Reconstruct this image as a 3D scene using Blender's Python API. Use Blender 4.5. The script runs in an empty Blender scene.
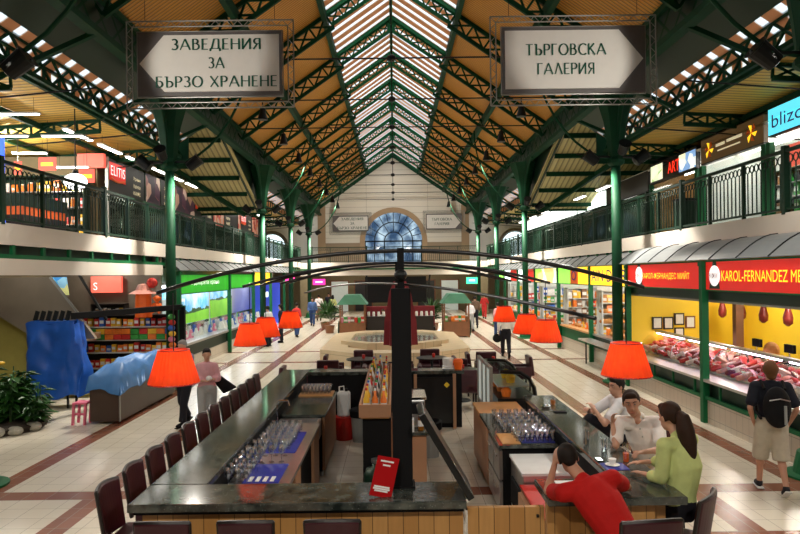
import bpy, math, random
from mathutils import Vector, Matrix
random.seed(7)
C = bpy.context.scene.collection
PI = math.pi
V = Vector
ORIG = {}
ORD = ['first','second','third','fourth','fifth','sixth','seventh','eighth','ninth','tenth','eleventh','twelfth','thirteenth','fourteenth','fifteenth','sixteenth','seventeenth','eighteenth','nineteenth','twentieth']
def orn(i):
    return ORD[i] if i < 20 else 'twenty-' + ORD[i-20] if i < 29 else 'thirtieth' if i == 29 else 'thirty-' + ORD[i-30] if i < 39 else 'fortieth' if i == 39 else 'forty-' + ORD[i-40]

# ------------------------------------------------------------------ materials
def mat(name, col, rough=.6, metal=0, var=.12, scale=6, emit=0, ecol=None, bump=0, trans=0, alpha=1, coat=0, spec=.5):
    m = bpy.data.materials.new(name); m.use_nodes = True
    nt = m.node_tree; b = nt.nodes['Principled BSDF']
    tc = nt.nodes.new('ShaderNodeTexCoord'); nz = nt.nodes.new('ShaderNodeTexNoise')
    nz.inputs['Scale'].default_value = scale; nz.inputs['Detail'].default_value = 3
    nt.links.new(tc.outputs['Object'], nz.inputs['Vector'])
    mx = nt.nodes.new('ShaderNodeMix'); mx.data_type = 'RGBA'
    c = list(col) + [1]
    mx.inputs[6].default_value = [max(0, v*(1-var)) for v in col] + [1]
    mx.inputs[7].default_value = [min(1, v*(1+var)) for v in col] + [1]
    nt.links.new(nz.outputs['Fac'], mx.inputs[0]); nt.links.new(mx.outputs[2], b.inputs['Base Color'])
    b.inputs['Roughness'].default_value = rough; b.inputs['Metallic'].default_value = metal
    b.inputs['Specular IOR Level'].default_value = spec
    b.inputs['Coat Weight'].default_value = coat
    b.inputs['Transmission Weight'].default_value = trans; b.inputs['Alpha'].default_value = alpha
    if emit:
        b.inputs['Emission Color'].default_value = list(ecol or col) + [1]; b.inputs['Emission Strength'].default_value = emit
    if bump:
        bp = nt.nodes.new('ShaderNodeBump'); bp.inputs['Strength'].default_value = bump; bp.inputs['Distance'].default_value = .02
        nt.links.new(nz.outputs['Fac'], bp.inputs['Height']); nt.links.new(bp.outputs['Normal'], b.inputs['Normal'])
    return m
class NT:
    def __init__(s, name):
        s.m = bpy.data.materials.new(name); s.m.use_nodes = True; s.t = s.m.node_tree; s.b = s.t.nodes['Principled BSDF']
        tc = s.t.nodes.new('ShaderNodeTexCoord'); s.co = tc.outputs['Object']
        sp = s.t.nodes.new('ShaderNodeSeparateXYZ'); s.t.links.new(s.co, sp.inputs[0]); s.x, s.y, s.z = sp.outputs
    def plug(s, v, sock):
        if hasattr(v, 'links'): s.t.links.new(v, sock)
        else: sock.default_value = v
    def math(s, op, a, b=0., c=0.):
        n = s.t.nodes.new('ShaderNodeMath'); n.operation = op
        s.plug(a, n.inputs[0]); s.plug(b, n.inputs[1]); s.plug(c, n.inputs[2]); return n.outputs[0]
    def between(s, v, lo, hi):
        return s.math('MULTIPLY', s.math('GREATER_THAN', v, lo), s.math('LESS_THAN', v, hi))
    def near(s, v, c, w):
        return s.math('LESS_THAN', s.math('ABSOLUTE', s.math('SUBTRACT', v, c)), w)
    def mix(s, f, a, b):
        n = s.t.nodes.new('ShaderNodeMix'); n.data_type = 'RGBA'
        s.plug(f, n.inputs[0])
        for v, k in ((a, 6), (b, 7)):
            if isinstance(v, (tuple, list)): n.inputs[k].default_value = list(v)[:3] + [1]
            else: s.t.links.new(v, n.inputs[k])
        return n.outputs[2]
    def noise(s, scale, detail=3, vec=None):
        n = s.t.nodes.new('ShaderNodeTexNoise'); n.inputs['Scale'].default_value = scale; n.inputs['Detail'].default_value = detail
        s.t.links.new(vec or s.co, n.inputs['Vector']); return n.outputs['Fac']
    def voro(s, scale):
        n = s.t.nodes.new('ShaderNodeTexVoronoi'); n.inputs['Scale'].default_value = scale
        s.t.links.new(s.co, n.inputs['Vector']); return n
    def step(s, v, lo, hi):
        n = s.t.nodes.new('ShaderNodeMapRange'); s.plug(v, n.inputs[0]); n.inputs[1].default_value = lo; n.inputs[2].default_value = hi; return n.outputs[0]
    def bump(s, h, st=.3, d=.01):
        n = s.t.nodes.new('ShaderNodeBump'); n.inputs['Strength'].default_value = st; n.inputs['Distance'].default_value = d
        s.t.links.new(h, n.inputs['Height']); s.t.links.new(n.outputs['Normal'], s.b.inputs['Normal'])
    def col(s, c): s.plug(c, s.b.inputs['Base Color'])

def m_floor():
    n = NT('floor_tiles'); T = .33
    ax = n.math('ABSOLUTE', n.x)
    fx = n.math('FRACT', n.math('DIVIDE', n.math('ADD', n.x, 100*T+.165), T)); fy = n.math('FRACT', n.math('DIVIDE', n.math('ADD', n.y, 100*T-8.69+27*T), T))
    g = n.math('MAXIMUM', n.math('LESS_THAN', fx, .022), n.math('LESS_THAN', fy, .022))
    st = n.math('MAXIMUM', n.near(ax, 4.10, .165), n.near(ax, 5.71, .165))
    for c in (8.855, 7.205, 22.3, 25.4, 40.0):
        st = n.math('MAXIMUM', st, n.near(n.y, c, .165))
    cx = n.math('FLOOR', n.math('DIVIDE', n.math('ADD', n.x, 100*T+.165), T)); cy = n.math('FLOOR', n.math('DIVIDE', n.math('ADD', n.y, 100*T-8.69+27*T), T))
    wn = n.t.nodes.new('ShaderNodeTexWhiteNoise'); wn.noise_dimensions = '2D'
    cb = n.t.nodes.new('ShaderNodeCombineXYZ'); n.t.links.new(cx, cb.inputs[0]); n.t.links.new(cy, cb.inputs[1]); n.t.links.new(cb.outputs[0], wn.inputs['Vector'])
    base = n.mix(wn.outputs['Value'], (.66, .60, .49), (.71, .65, .53))
    br = n.mix(wn.outputs['Value'], (.20, .062, .032), (.25, .085, .045))
    c = n.mix(st, base, br); c = n.mix(g, c, (.30, .26, .2)); c = n.mix(n.math('MULTIPLY', n.step(n.noise(.5), .4, .8), .18), c, (.36, .31, .24))
    n.col(c); n.b.inputs['Roughness'].default_value = .26
    return n.m
def m_corr(name, a, b, pitch, axis='y', rough=.55):
    n = NT(name); v = n.y if axis == 'y' else n.x
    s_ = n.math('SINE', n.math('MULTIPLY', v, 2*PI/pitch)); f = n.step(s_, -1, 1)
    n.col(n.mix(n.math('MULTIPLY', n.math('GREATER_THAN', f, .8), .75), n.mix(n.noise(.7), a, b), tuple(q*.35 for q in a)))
    n.b.inputs['Roughness'].default_value = rough; n.bump(f, .6, .02); return n.m
def m_skylight():
    n = NT('skylight_glazing')
    f = n.math('FRACT', n.math('DIVIDE', n.math('ADD', n.y, 50), .68)); s = n.math('LESS_THAN', f, .62)
    t = n.t; out = t.nodes['Material Output']
    tr = t.nodes.new('ShaderNodeBsdfTransparent'); tr.inputs[0].default_value = (.55, .57, .58, 1)
    tl = t.nodes.new('ShaderNodeBsdfTranslucent'); tl.inputs[0].default_value = (.8, .8, .76, 1)
    a = t.nodes.new('ShaderNodeMixShader'); a.inputs[0].default_value = .35; t.links.new(tr.outputs[0], a.inputs[1]); t.links.new(tl.outputs[0], a.inputs[2])
    tb = t.nodes.new('ShaderNodeBsdfTranslucent'); tb.inputs[0].default_value = (.55, .33, .20, 1)
    db = t.nodes.new('ShaderNodeBsdfDiffuse'); db.inputs[0].default_value = (.5, .28, .15, 1)
    bb = t.nodes.new('ShaderNodeMixShader'); bb.inputs[0].default_value = .5; t.links.new(tb.outputs[0], bb.inputs[1]); t.links.new(db.outputs[0], bb.inputs[2])
    m = t.nodes.new('ShaderNodeMixShader'); t.links.new(s, m.inputs[0]); t.links.new(a.outputs[0], m.inputs[1]); t.links.new(bb.outputs[0], m.inputs[2])
    t.links.new(m.outputs[0], out.inputs[0]); return n.m
def m_pane(name, col, k, rough=.03):
    # a window pane: mostly clear, with a glossy face
    n = NT(name); t = n.t; out = t.nodes['Material Output']
    tr = t.nodes.new('ShaderNodeBsdfTransparent'); tr.inputs[0].default_value = list(col) + [1]
    gl = t.nodes.new('ShaderNodeBsdfGlossy'); gl.inputs['Roughness'].default_value = rough
    m = t.nodes.new('ShaderNodeMixShader'); m.inputs[0].default_value = k
    t.links.new(tr.outputs[0], m.inputs[1]); t.links.new(gl.outputs[0], m.inputs[2]); t.links.new(m.outputs[0], out.inputs[0]); return n.m
def m_glowpane():
    n = NT('glow_blob_window_pane'); t = n.t; tr = t.nodes.new('ShaderNodeBsdfTransparent'); gl = t.nodes.new('ShaderNodeBsdfGlossy'); gl.inputs['Roughness'].default_value = .05
    c = n.mix(n.step(n.noise(.85, 4), .42, .66), (.13, .18, .24), (.50, .54, .55)); t.links.new(c, tr.inputs[0])  # bright blobs of lamp light mixed into the pane colour
    m = t.nodes.new('ShaderNodeMixShader'); m.inputs[0].default_value = .1; t.links.new(tr.outputs[0], m.inputs[1]); t.links.new(gl.outputs[0], m.inputs[2]); t.links.new(m.outputs[0], t.nodes['Material Output'].inputs[0]); return n.m
def m_granite():
    n = NT('dark_granite'); v = n.voro(38)
    c = n.mix(n.step(n.noise(9, 6), .35, .7), (.014, .020, .018), (.10, .115, .10))
    c = n.mix(n.math('MULTIPLY', n.step(n.noise(2.2, 5), .5, .7), .6), c, (.10, .075, .055))
    c = n.mix(n.math('MULTIPLY', n.math('LESS_THAN', v.outputs['Distance'], .16), .5), c, (.25, .26, .24))
    n.col(c); n.b.inputs['Roughness'].default_value = .1; return n.m
def m_planks(name, a, b, w, axis='x'):
    n = NT(name); v = n.x if axis == 'x' else n.y
    q = n.math('DIVIDE', n.math('ADD', v, 50), w); f = n.math('FRACT', q)
    wn = n.t.nodes.new('ShaderNodeTexWhiteNoise'); wn.noise_dimensions = '1D'; n.t.links.new(n.math('FLOOR', q), wn.inputs['W'])
    mp = n.t.nodes.new('ShaderNodeMapping'); mp.inputs['Scale'].default_value = (9, 9, .8); n.t.links.new(n.co, mp.inputs['Vector'])
    c = n.mix(wn.outputs['Value'], a, b); c = n.mix(n.math('MULTIPLY', n.noise(3, 4, mp.outputs[0]), .5), c, tuple(q_*.5 for q_ in a))
    n.col(n.mix(n.math('LESS_THAN', f, .05), c, tuple(q_*.2 for q_ in a))); n.b.inputs['Roughness'].default_value = .4; return n.m
def m_tilewall(name, a, w, h):
    n = NT(name); fy = n.math('FRACT', n.math('DIVIDE', n.math('ADD', n.math('ADD', n.y, n.x), 50), w)); fz = n.math('FRACT', n.math('DIVIDE', n.math('ADD', n.z, 50), h))
    g = n.math('MAXIMUM', n.math('LESS_THAN', fy, .04), n.math('LESS_THAN', fz, .04))
    n.col(n.mix(g, n.mix(n.noise(2), a, tuple(q*.85 for q in a)), tuple(q*.5 for q in a))); n.b.inputs['Roughness'].default_value = .3; return n.m
def m_lines(name, a, pitch, k=.6):
    n = NT(name); fz = n.math('FRACT', n.math('DIVIDE', n.math('ADD', n.z, 50), pitch))
    n.col(n.mix(n.math('LESS_THAN', fz, .07), n.mix(n.noise(.6), a, tuple(q*.9 for q in a)), tuple(q*k for q in a))); return n.m
def m_mural(lo, hi, glow):
    n = NT('landscape_print')
    h = n.step(n.z, lo, hi)
    sky = n.mix(n.step(n.noise(1.3), .4, .7), (.10, .42, .75), (.75, .88, .95))
    tl = n.math('ADD', .36, n.math('MULTIPLY', n.noise(2.5, 5), .22))
    c = n.mix(n.math('LESS_THAN', h, tl), sky, (.03, .08, .02))
    c = n.mix(n.math('LESS_THAN', h, n.math('ADD', .36, n.math('MULTIPLY', n.noise(.5), .12))), c, n.mix(n.noise(1.5), (.10, .42, .02), (.32, .62, .05)))
    n.col(c); n.t.links.new(c, n.b.inputs['Emission Color']); n.b.inputs['Emission Strength'].default_value = glow; return n.m
def m_blotch(name, cols, scale, glow=0, rough=.5):
    n = NT(name); v = n.voro(scale); r = n.t.nodes.new('ShaderNodeValToRGB'); r.color_ramp.interpolation = 'CONSTANT'
    sp = n.t.nodes.new('ShaderNodeSeparateColor'); n.t.links.new(v.outputs['Color'], sp.inputs[0]); n.t.links.new(sp.outputs[0], r.inputs[0])
    e = r.color_ramp.elements
    while len(e) < len(cols): e.new(.5)
    for i, c in enumerate(cols): e[i].position = i/len(cols); e[i].color = list(c) + [1]
    n.col(r.outputs[0]); n.b.inputs['Roughness'].default_value = rough
    if glow: n.t.links.new(r.outputs[0], n.b.inputs['Emission Color']); n.b.inputs['Emission Strength'].default_value = glow
    return n.m
def m_shade():
    n = NT('pleated_red_shade'); t = n.t
    w = n.noise(14, 2)
    c = n.mix(w, (.95, .05, .012), (1., .16, .03)); n.col(c)
    n.t.links.new(c, n.b.inputs['Emission Color'])
    n.b.inputs['Emission Strength'].default_value = .12; n.b.inputs['Roughness'].default_value = .8
    tl = t.nodes.new('ShaderNodeBsdfTranslucent'); tl.inputs[0].default_value = (1., .085, .012, 1); mx = t.nodes.new('ShaderNodeMixShader'); mx.inputs[0].default_value = .55
    t.links.new(n.b.outputs[0], mx.inputs[1]); t.links.new(tl.outputs[0], mx.inputs[2]); t.links.new(mx.outputs[0], t.nodes['Material Output'].inputs[0])
    return n.m

M = {}
def mk():
    M['winpane'] = mat('cloudy_blue_window', (.06, .10, .16), .15, 0, .6, 1.2, trans=.0)
    g = M
    g['floor'] = m_floor()
    g['roof'] = m_corr('orange_corrugated_roof', (.62, .28, .03), (.72, .34, .045), .13)
    g['aisleroof'] = m_corr('ochre_corrugated_roof', (.72, .46, .08), (.80, .53, .11), .2)
    g['hiproof'] = m_corr('straw_corrugated_roof', (.55, .47, .20), (.62, .54, .26), .22, 'x')
    g['sky'] = m_skylight()
    g['pane'] = m_pane('clear_pane', (.9, .95, .93), .08); g['darkpane'] = m_pane('dark_pane', (.35, .4, .38), .12)
    g['glass'] = m_pane('glassware', (.86, .88, .9), .28, .08)
    g['canopypane'] = mat('milky_canopy_pane', (.28, .30, .31), .3, alpha=.8)
    g['green'] = mat('green_painted_iron', (.003, .05, .020), .62, 0, .3, 3, spec=.22); g['greenb'] = mat('bright_green_paint', (.004, .11, .035), .55, 0, .2, 3, spec=.25)
    g['gal_green'] = mat('dark_green_railing_paint', (.005, .03, .015), .45, .3)
    g['iron'] = mat('dark_iron', (.012, .014, .014), .45, .5); g['black'] = mat('black_lacquer', (.008, .008, .009), .3)
    g['blackm'] = mat('matt_black', (.007, .007, .008), .8, spec=.2)
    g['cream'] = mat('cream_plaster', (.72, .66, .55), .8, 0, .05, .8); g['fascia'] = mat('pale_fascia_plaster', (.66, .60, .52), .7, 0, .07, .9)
    g['endwall'] = m_lines('grooved_cream_plaster', (.80, .76, .66), .52, .62); g['tan'] = mat('tan_plaster', (.40, .28, .17), .8, 0, .08, 1); g['tan2'] = m_lines('tan_grooved', (.30, .22, .14), .45, .75)
    g['brownwall'] = mat('olive_brown_wall', (.21, .17, .095), .8); g['white'] = mat('white_plaster', (.75, .75, .72), .7, 0, .04)
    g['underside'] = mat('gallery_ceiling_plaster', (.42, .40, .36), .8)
    g['granite'] = m_granite(); g['pine'] = m_planks('honey_pine_boards', (.50, .24, .065), (.64, .34, .11), .13)
    g['pineplain'] = mat('plain_pine', (.60, .30, .10), .45, 0, .15, 4); g['walnut'] = mat('red_brown_wood', (.22, .085, .035), .5, 0, .25, 5); g['beech'] = mat('pinkish_beech', (.42, .22, .12), .45, 0, .15, 4)
    g['steel'] = mat('brushed_steel', (.52, .52, .52), .28, .9, .1, 8); g['alu'] = mat('truss_aluminium', (.30, .30, .28), .4, .6)
    g['chrome'] = mat('chrome', (.8, .8, .82), .08, 1, .02)
    g['leather'] = mat('burgundy_leather', (.045, .004, .010), .42, 0, .25, 9); g['wenge'] = mat('dark_wenge_wood', (.014, .009, .008), .45)
    g['shade'] = m_shade(); g['bulb'] = mat('lamp_glow', (1, .75, .45), .5, emit=10, ecol=(1, .62, .3))
    g['tube'] = mat('white_tube_glow', (1, 1, .96), .5, emit=7, ecol=(1, .97, .88)); g['pinktube'] = mat('pink_tube_glow', (1, .8, .95), .5, emit=9, ecol=(1, .72, .92))
    g['globe'] = mat('white_globe_glow', (1, 1, 1), .5, emit=2.5)
    g['signgrey'] = mat('sign_grey', (.12, .11, .11), .6); g['signwhite'] = mat('sign_white', (.74, .72, .68), .6, 0, .04); g['letgreen'] = mat('letter_green', (.003, .09, .055), .6)
    g['redsign'] = mat('lit_red_sign', (.75, .012, .008), .4, 0, .15, 2, emit=.25, ecol=(.8, .02, .01)); g['yellowlet'] = mat('lit_yellow_letters', (1, .55, .02), .4, emit=1.0)
    g['yellowsign'] = mat('lit_yellow_sign', (1, .62, .02), .4, 0, .1, 2, emit=1.0, ecol=(1, .6, .02)); g['bluelet'] = mat('blue_letters', (.03, .02, .25), .5)
    g['greensign'] = mat('lit_green_sign', (.02, .30, .015), .4, 0, .5, 2, emit=.6, ecol=(.015, .35, .01)); g['limesign'] = mat('lit_lime_sign', (.25, .75, .08), .4, 0, .3, 3, emit=1.0)
    g['whitelet'] = mat('white_lettering', (.9, .9, .88), .5, emit=.6); g['whitesign'] = mat('lit_white_box', (.9, .95, .9), .5, emit=1.5, ecol=(.85, 1, .9))
    g['redlet'] = mat('red_lettering', (.8, .02, .02), .5, emit=1.2, ecol=(1, .03, .01)); g['cyansign'] = mat('lit_cyan_sign', (.10, .62, .75), .5, 0, .3, 2, emit=.9); g['purplelet'] = mat('purple_letters', (.12, .03, .3), .5)
    g['magenta'] = mat('lit_magenta_sign', (.9, .03, .3), .5, emit=1.2); g['coral'] = mat('lit_coral_sign', (.85, .12, .08), .5, 0, .4, 2, emit=.8)
    g['orange'] = mat('orange_plastic', (.85, .13, .01), .5, emit=.05); g['brownsign'] = mat('brown_sign_board', (.10, .06, .03), .5, emit=.1, ecol=(.3, .16, .05)); g['creamlet'] = mat('cream_lettering', (.8, .7, .45), .5, emit=.4)
    g['yellowwall'] = mat('warm_yellow_wall', (1, .66, .03), .6, 0, .1, 1.5); g['olivewall'] = mat('mustard_stair_wall', (.55, .48, .12), .7)
    g['meat'] = mat('raw_red_meat', (.55, .03, .03), .35, 0, .5, 14, coat=.3); g['meatpink'] = mat('pale_pink_meat', (.75, .32, .26), .35, 0, .4, 14, coat=.3); g['meatdark'] = mat('dark_cured_meat', (.2, .02, .015), .4, 0, .5, 14); g['fat'] = mat('white_fat_meat', (.85, .62, .55), .35, 0, .3, 14)
    g['tile'] = m_tilewall('cream_wall_tiles', (.62, .54, .44), .2, .3); g['stone'] = m_tilewall('sandstone_blocks', (.70, .55, .36), .62, .34)
    g['water'] = mat('fountain_water', (.16, .18, .16), .08, 0, .5, 3, bump=.5); g['tarp'] = mat('bright_blue_tarpaulin', (.012, .09, .42), .38, 0, .3, 3, bump=.5); g['tarp2'] = mat('light_blue_tarpaulin', (.05, .18, .44), .5, 0, .25, 3, bump=.4)
    g['leaf'] = mat('deep_green_leaf', (.02, .085, .012), .4, 0, .6, 5); g['soil'] = mat('dark_soil', (.03, .02, .012), .9); g['rock'] = mat('pale_rock', (.36, .34, .28), .8, 0, .3, 5)
    g['paper'] = mat('white_paper', (.82, .82, .8), .6); g['blue'] = mat('royal_blue_mat', (.012, .02, .30), .55); g['redplastic'] = mat('red_plastic', (.55, .02, .015), .35); g['greyplastic'] = mat('grey_plastic', (.32, .34, .33), .5); g['whiteplastic'] = mat('white_plastic', (.66, .67, .66), .45)
    g['pinkplastic'] = mat('pink_plastic', (.70, .13, .22), .4); g['kioskroof'] = mat('faded_green_roof', (.09, .28, .19), .6, 0, .3, 3); g['redcloth'] = mat('dark_red_cloth', (.22, .012, .02), .7, 0, .3, 3)
    g['banner'] = mat('charcoal_banner', (.05, .05, .055), .6); g['flower'] = m_blotch('blossom_print', [(.05, .3, .7), (.1, .45, .8), (.8, .8, .3), (.3, .6, .8)], 5, .4)
    g['picture'] = m_blotch('portrait_print', [(.55, .33, .24), (.10, .04, .07), (.3, .12, .12), (.68, .5, .42), (.05, .03, .05)], 2.2, .12)
    g['redpic'] = m_blotch('red_food_print', [(.5, .04, .03), (.62, .2, .08), (.3, .02, .02), (.6, .4, .3)], 4, .2)
    g['greymarble'] = mat('brown_grey_stone_cladding', (.17, .14, .105), .35, 0, .5, 1.2); g['frost'] = mat('frosted_panel', (.55, .60, .55), .4, emit=.25)
    g['beer'] = mat('amber_drink', (.75, .22, .02), .1); g['litgreen'] = mat('lit_exit_green', (.05, .8, .35), .5, emit=1.5); g['darkred'] = mat('dark_red_panel', (.28, .01, .012), .5)
    g['yellow'] = mat('yellow_paint', (.85, .6, .03), .5); g['bread'] = mat('brown_bread_crust', (.50, .22, .06), .7, 0, .4, 8); g['neonblue'] = mat('blue_glow', (.05, .12, .9), .5, emit=2.0, ecol=(.04, .1, 1))
    for nm, c in COLS.items(): g['c_' + nm] = mat(nm + '_packaging', c, .45, 0, .2, 20)
    for i, c in enumerate([(.55, .30, .20), (.50, .25, .16), (.60, .36, .26)]): g['skin%d' % i] = mat('skin_tone_%s' % 'abc'[i], c, .5, 0, .1, 8)
COLS = {'red': (.6, .03, .02), 'yellow': (.85, .5, .03), 'blue': (.03, .12, .5), 'green': (.04, .32, .05), 'white': (.75, .73, .7), 'orange': (.85, .2, .02), 'brown': (.22, .10, .04), 'black': (.02, .02, .02), 'pink': (.7, .2, .3)}
mk()

# ------------------------------------------------------------------ mesh builder
class MB:
    def __init__(s): s.v = []; s.f = []
    def add(s, vs, fs):
        n = len(s.v); s.v += [V(p) for p in vs]; s.f += [tuple(i+n for i in f) for f in fs]; return s
    def box(s, x0, x1, y0, y1, z0, z1):
        return s.add([(x0,y0,z0),(x1,y0,z0),(x1,y1,z0),(x0,y1,z0),(x0,y0,z1),(x1,y0,z1),(x1,y1,z1),(x0,y1,z1)],
                     [(0,3,2,1),(4,5,6,7),(0,1,5,4),(1,2,6,5),(2,3,7,6),(3,0,4,7)])
    def cbox(s, c, sz, R=None):
        a = [V((x*sz[0]/2, y*sz[1]/2, z*sz[2]/2)) for z in (-1,1) for x, y in ((-1,-1),(1,-1),(1,1),(-1,1))]
        if R is not None: a = [R @ p for p in a]
        return s.add([p + V(c) for p in a], [(0,3,2,1),(4,5,6,7),(0,1,5,4),(1,2,6,5),(2,3,7,6),(3,0,4,7)])
    def bar(s, p, q, w, h=None, up=(0,0,1)):
        p = V(p); q = V(q); h = h or w; d = (q-p).normalized(); u = V(up)
        if abs(d.dot(u)) > .99: u = V((0,1,0))
        a = d.cross(u).normalized(); b = a.cross(d)
        vs = [e + a*sx*w/2 + b*sz*h/2 for e in (p, q) for sx, sz in ((-1,-1),(1,-1),(1,1),(-1,1))]
        return s.add(vs, [(0,1,2,3),(7,6,5,4),(0,4,5,1),(1,5,6,2),(2,6,7,3),(3,7,4,0)])
    def tube(s, pts, r, n=8, caps=True):
        pts = [V(p) for p in pts]; rs = r if isinstance(r, (list, tuple)) else [r]*len(pts)
        rings = []; prev = None
        for i, p in enumerate(pts):
            d = (pts[min(i+1, len(pts)-1)] - pts[max(i-1, 0)]).normalized()
            if prev is None:
                a = d.orthogonal().normalized()
            else:
                a = (prev - d*prev.dot(d)).normalized()
            prev = a; b = d.cross(a)
            rings.append([p + (a*math.cos(2*PI*k/n) + b*math.sin(2*PI*k/n))*rs[i] for k in range(n)])
        fs = [(i*n+k, i*n+(k+1)%n, (i+1)*n+(k+1)%n, (i+1)*n+k) for i in range(len(pts)-1) for k in range(n)]
        if caps: fs += [tuple(range(n))[::-1], tuple((len(pts)-1)*n+k for k in range(n))]
        return s.add([q for r_ in rings for q in r_], fs)
    def lathe(s, prof, c=(0,0,0), n=20, caps=True):
        c = V(c); vs = [c + V((r*math.cos(2*PI*k/n), r*math.sin(2*PI*k/n), z)) for r, z in prof for k in range(n)]
        m = len(prof); fs = [(i*n+k, i*n+(k+1)%n, (i+1)*n+(k+1)%n, (i+1)*n+k) for i in range(m-1) for k in range(n)]
        if caps: fs += [tuple(range(n))[::-1], tuple((m-1)*n+k for k in range(n))]
        return s.add(vs, fs)
    def prism(s, poly, ext):
        poly = [V(p) for p in poly]; n = len(poly); e = V(ext)
        return s.add(poly + [p+e for p in poly], [tuple(range(n))[::-1], tuple(range(n, 2*n))] + [(i, (i+1)%n, n+(i+1)%n, n+i) for i in range(n)])
    def sph(s, c, r, n=12, m=8, R=None):
        if not isinstance(r, (tuple, list)): r = (r, r, r)
        c = V(c); vs = []
        for j in range(1, m):
            t = PI*j/m
            for k in range(n):
                p = V((r[0]*math.sin(t)*math.cos(2*PI*k/n), r[1]*math.sin(t)*math.sin(2*PI*k/n), r[2]*math.cos(t)))
                vs.append(c + (R @ p if R is not None else p))
        top = V((0,0,r[2])); 
        if R is not None: top = R @ top
        vs += [c+top, c-top]; a = (m-1)*n
        fs = [(j*n+k, (j+1)*n+k, (j+1)*n+(k+1)%n, j*n+(k+1)%n) for j in range(m-2) for k in range(n)]
        fs += [(a, k, (k+1)%n) for k in range(n)] + [(a+1, (m-2)*n+(k+1)%n, (m-2)*n+k) for k in range(n)]
        return s.add(vs, fs)
    def quad(s, a, b, c, d): return s.add([a, b, c, d], [(0,1,2,3)])
    def grid(s, fn, nu, nv, thick=None):
        vs = [V(fn(i/nu, j/nv)) for j in range(nv+1) for i in range(nu+1)]; w = nu+1
        fs = [(j*w+i, j*w+i+1, (j+1)*w+i+1, (j+1)*w+i) for j in range(nv) for i in range(nu)]
        if thick:
            t = V(thick); n = len(vs); vs += [p+t for p in vs]; fs2 = [tuple(q+n for q in f) for f in fs]; fs = [f[::-1] for f in fs] + fs2
            bd = [i for i in range(w)] + [j*w+nu for j in range(1, nv+1)] + [nv*w+i for i in range(nu-1, -1, -1)] + [j*w for j in range(nv-1, 0, -1)]
            fs += [(bd[i], bd[(i+1)%len(bd)], bd[(i+1)%len(bd)]+n, bd[i]+n) for i in range(len(bd))]
        return s.add(vs, fs)
    def limb(s, p, q, a, b, n=12):
        s.tube([p, q], [a, b], n); s.sph(p, a*1.0, n, 8); s.sph(q, b*1.0, n, 8); return s
    def mesh(s, name, off=V((0,0,0))):
        me = bpy.data.meshes.new(name); me.from_pydata([tuple(p-off) for p in s.v], [], s.f); me.update(); return me
    def build(s, name, m, parent=None, smooth=False, bevel=0, sub=0, seg=2):
        off = ORIG.get(parent, V((0,0,0))) if parent else V((0,0,0))
        o = bpy.data.objects.new(name, s.mesh(name, off)); C.objects.link(o); o.data.materials.append(M[m] if isinstance(m, str) else m)
        if parent: o.parent = parent; ORIG[o] = off
        if smooth:
            for p in o.data.polygons: p.use_smooth = True
        if bevel:
            b = o.modifiers.new('b', 'BEVEL'); b.width = bevel; b.segments = seg; b.limit_method = 'ANGLE'
        if sub:
            b = o.modifiers.new('s', 'SUBSURF'); b.levels = b.render_levels = sub
        return o
def thing(name, label, cat, loc=(0,0,0), group=None):
    o = bpy.data.objects.new(name, None); C.objects.link(o); o.location = loc; o.empty_display_size = .1
    o['label'] = label; o['category'] = cat; ORIG[o] = V(loc)
    if group: o['group'] = group
    return o
def tag(o, label, cat, group=None, kind=None):
    o['label'] = label; o['category'] = cat
    if group: o['group'] = group
    if kind: o['kind'] = kind
    return o
def struct(name, mb, m, **k):
    o = mb.build(name, m, **k); o['kind'] = 'structure'; return o
KIDS = {}
def kids(o): return [c for c in bpy.data.objects if c.parent == o]
def dup(root, loc, rotz=0, label=None, group=None, scale=None):
    def cp(o, par):
        c = o.copy(); C.objects.link(c); c.parent = par
        for ch in KIDS.setdefault(o, None) or []: cp(ch, c)
        return c
    def reg(o):
        if o not in KIDS or KIDS[o] is None:
            KIDS[o] = kids(o)
            for k in KIDS[o]: reg(k)
    reg(root)
    r = cp(root, None); r.location = loc; r.rotation_euler = (0, 0, rotz)
    if label: r['label'] = label
    if group: r['group'] = group
    if scale: r.scale = (scale,)*3 if isinstance(scale, (int, float)) else scale
    return r
class Proto:
    """First call moves the thing itself, later calls copy it with its parts."""
    def __init__(s, root): s.r = root; s.used = False
    def put(s, loc, rotz=0, label=None, group=None, scale=None):
        if not s.used:
            s.used = True; r = s.r; KIDS.clear()
            r.location = loc; r.rotation_euler = (0,0,rotz)
            if label: r['label'] = label
            if group: r['group'] = group
            if scale: r.scale = (scale,)*3 if isinstance(scale, (int, float)) else scale
            return r
        return dup(s.r, loc, rotz, label, group, scale or (1,1,1))
ROLL = .0122
def P(px, py, d):
    dx, dy = px-394, py-275
    x = dx - ROLL*dy; y = dy + ROLL*dx
    return V((x*d/640, d, 3 - y*d/640))
def _arc(cx, cy, rx, ry, a0, a1, n=14): return [(cx + rx*math.cos(math.radians(a0+(a1-a0)*i/n)), cy + ry*math.sin(math.radians(a0+(a1-a0)*i/n))) for i in range(n+1)]
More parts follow.
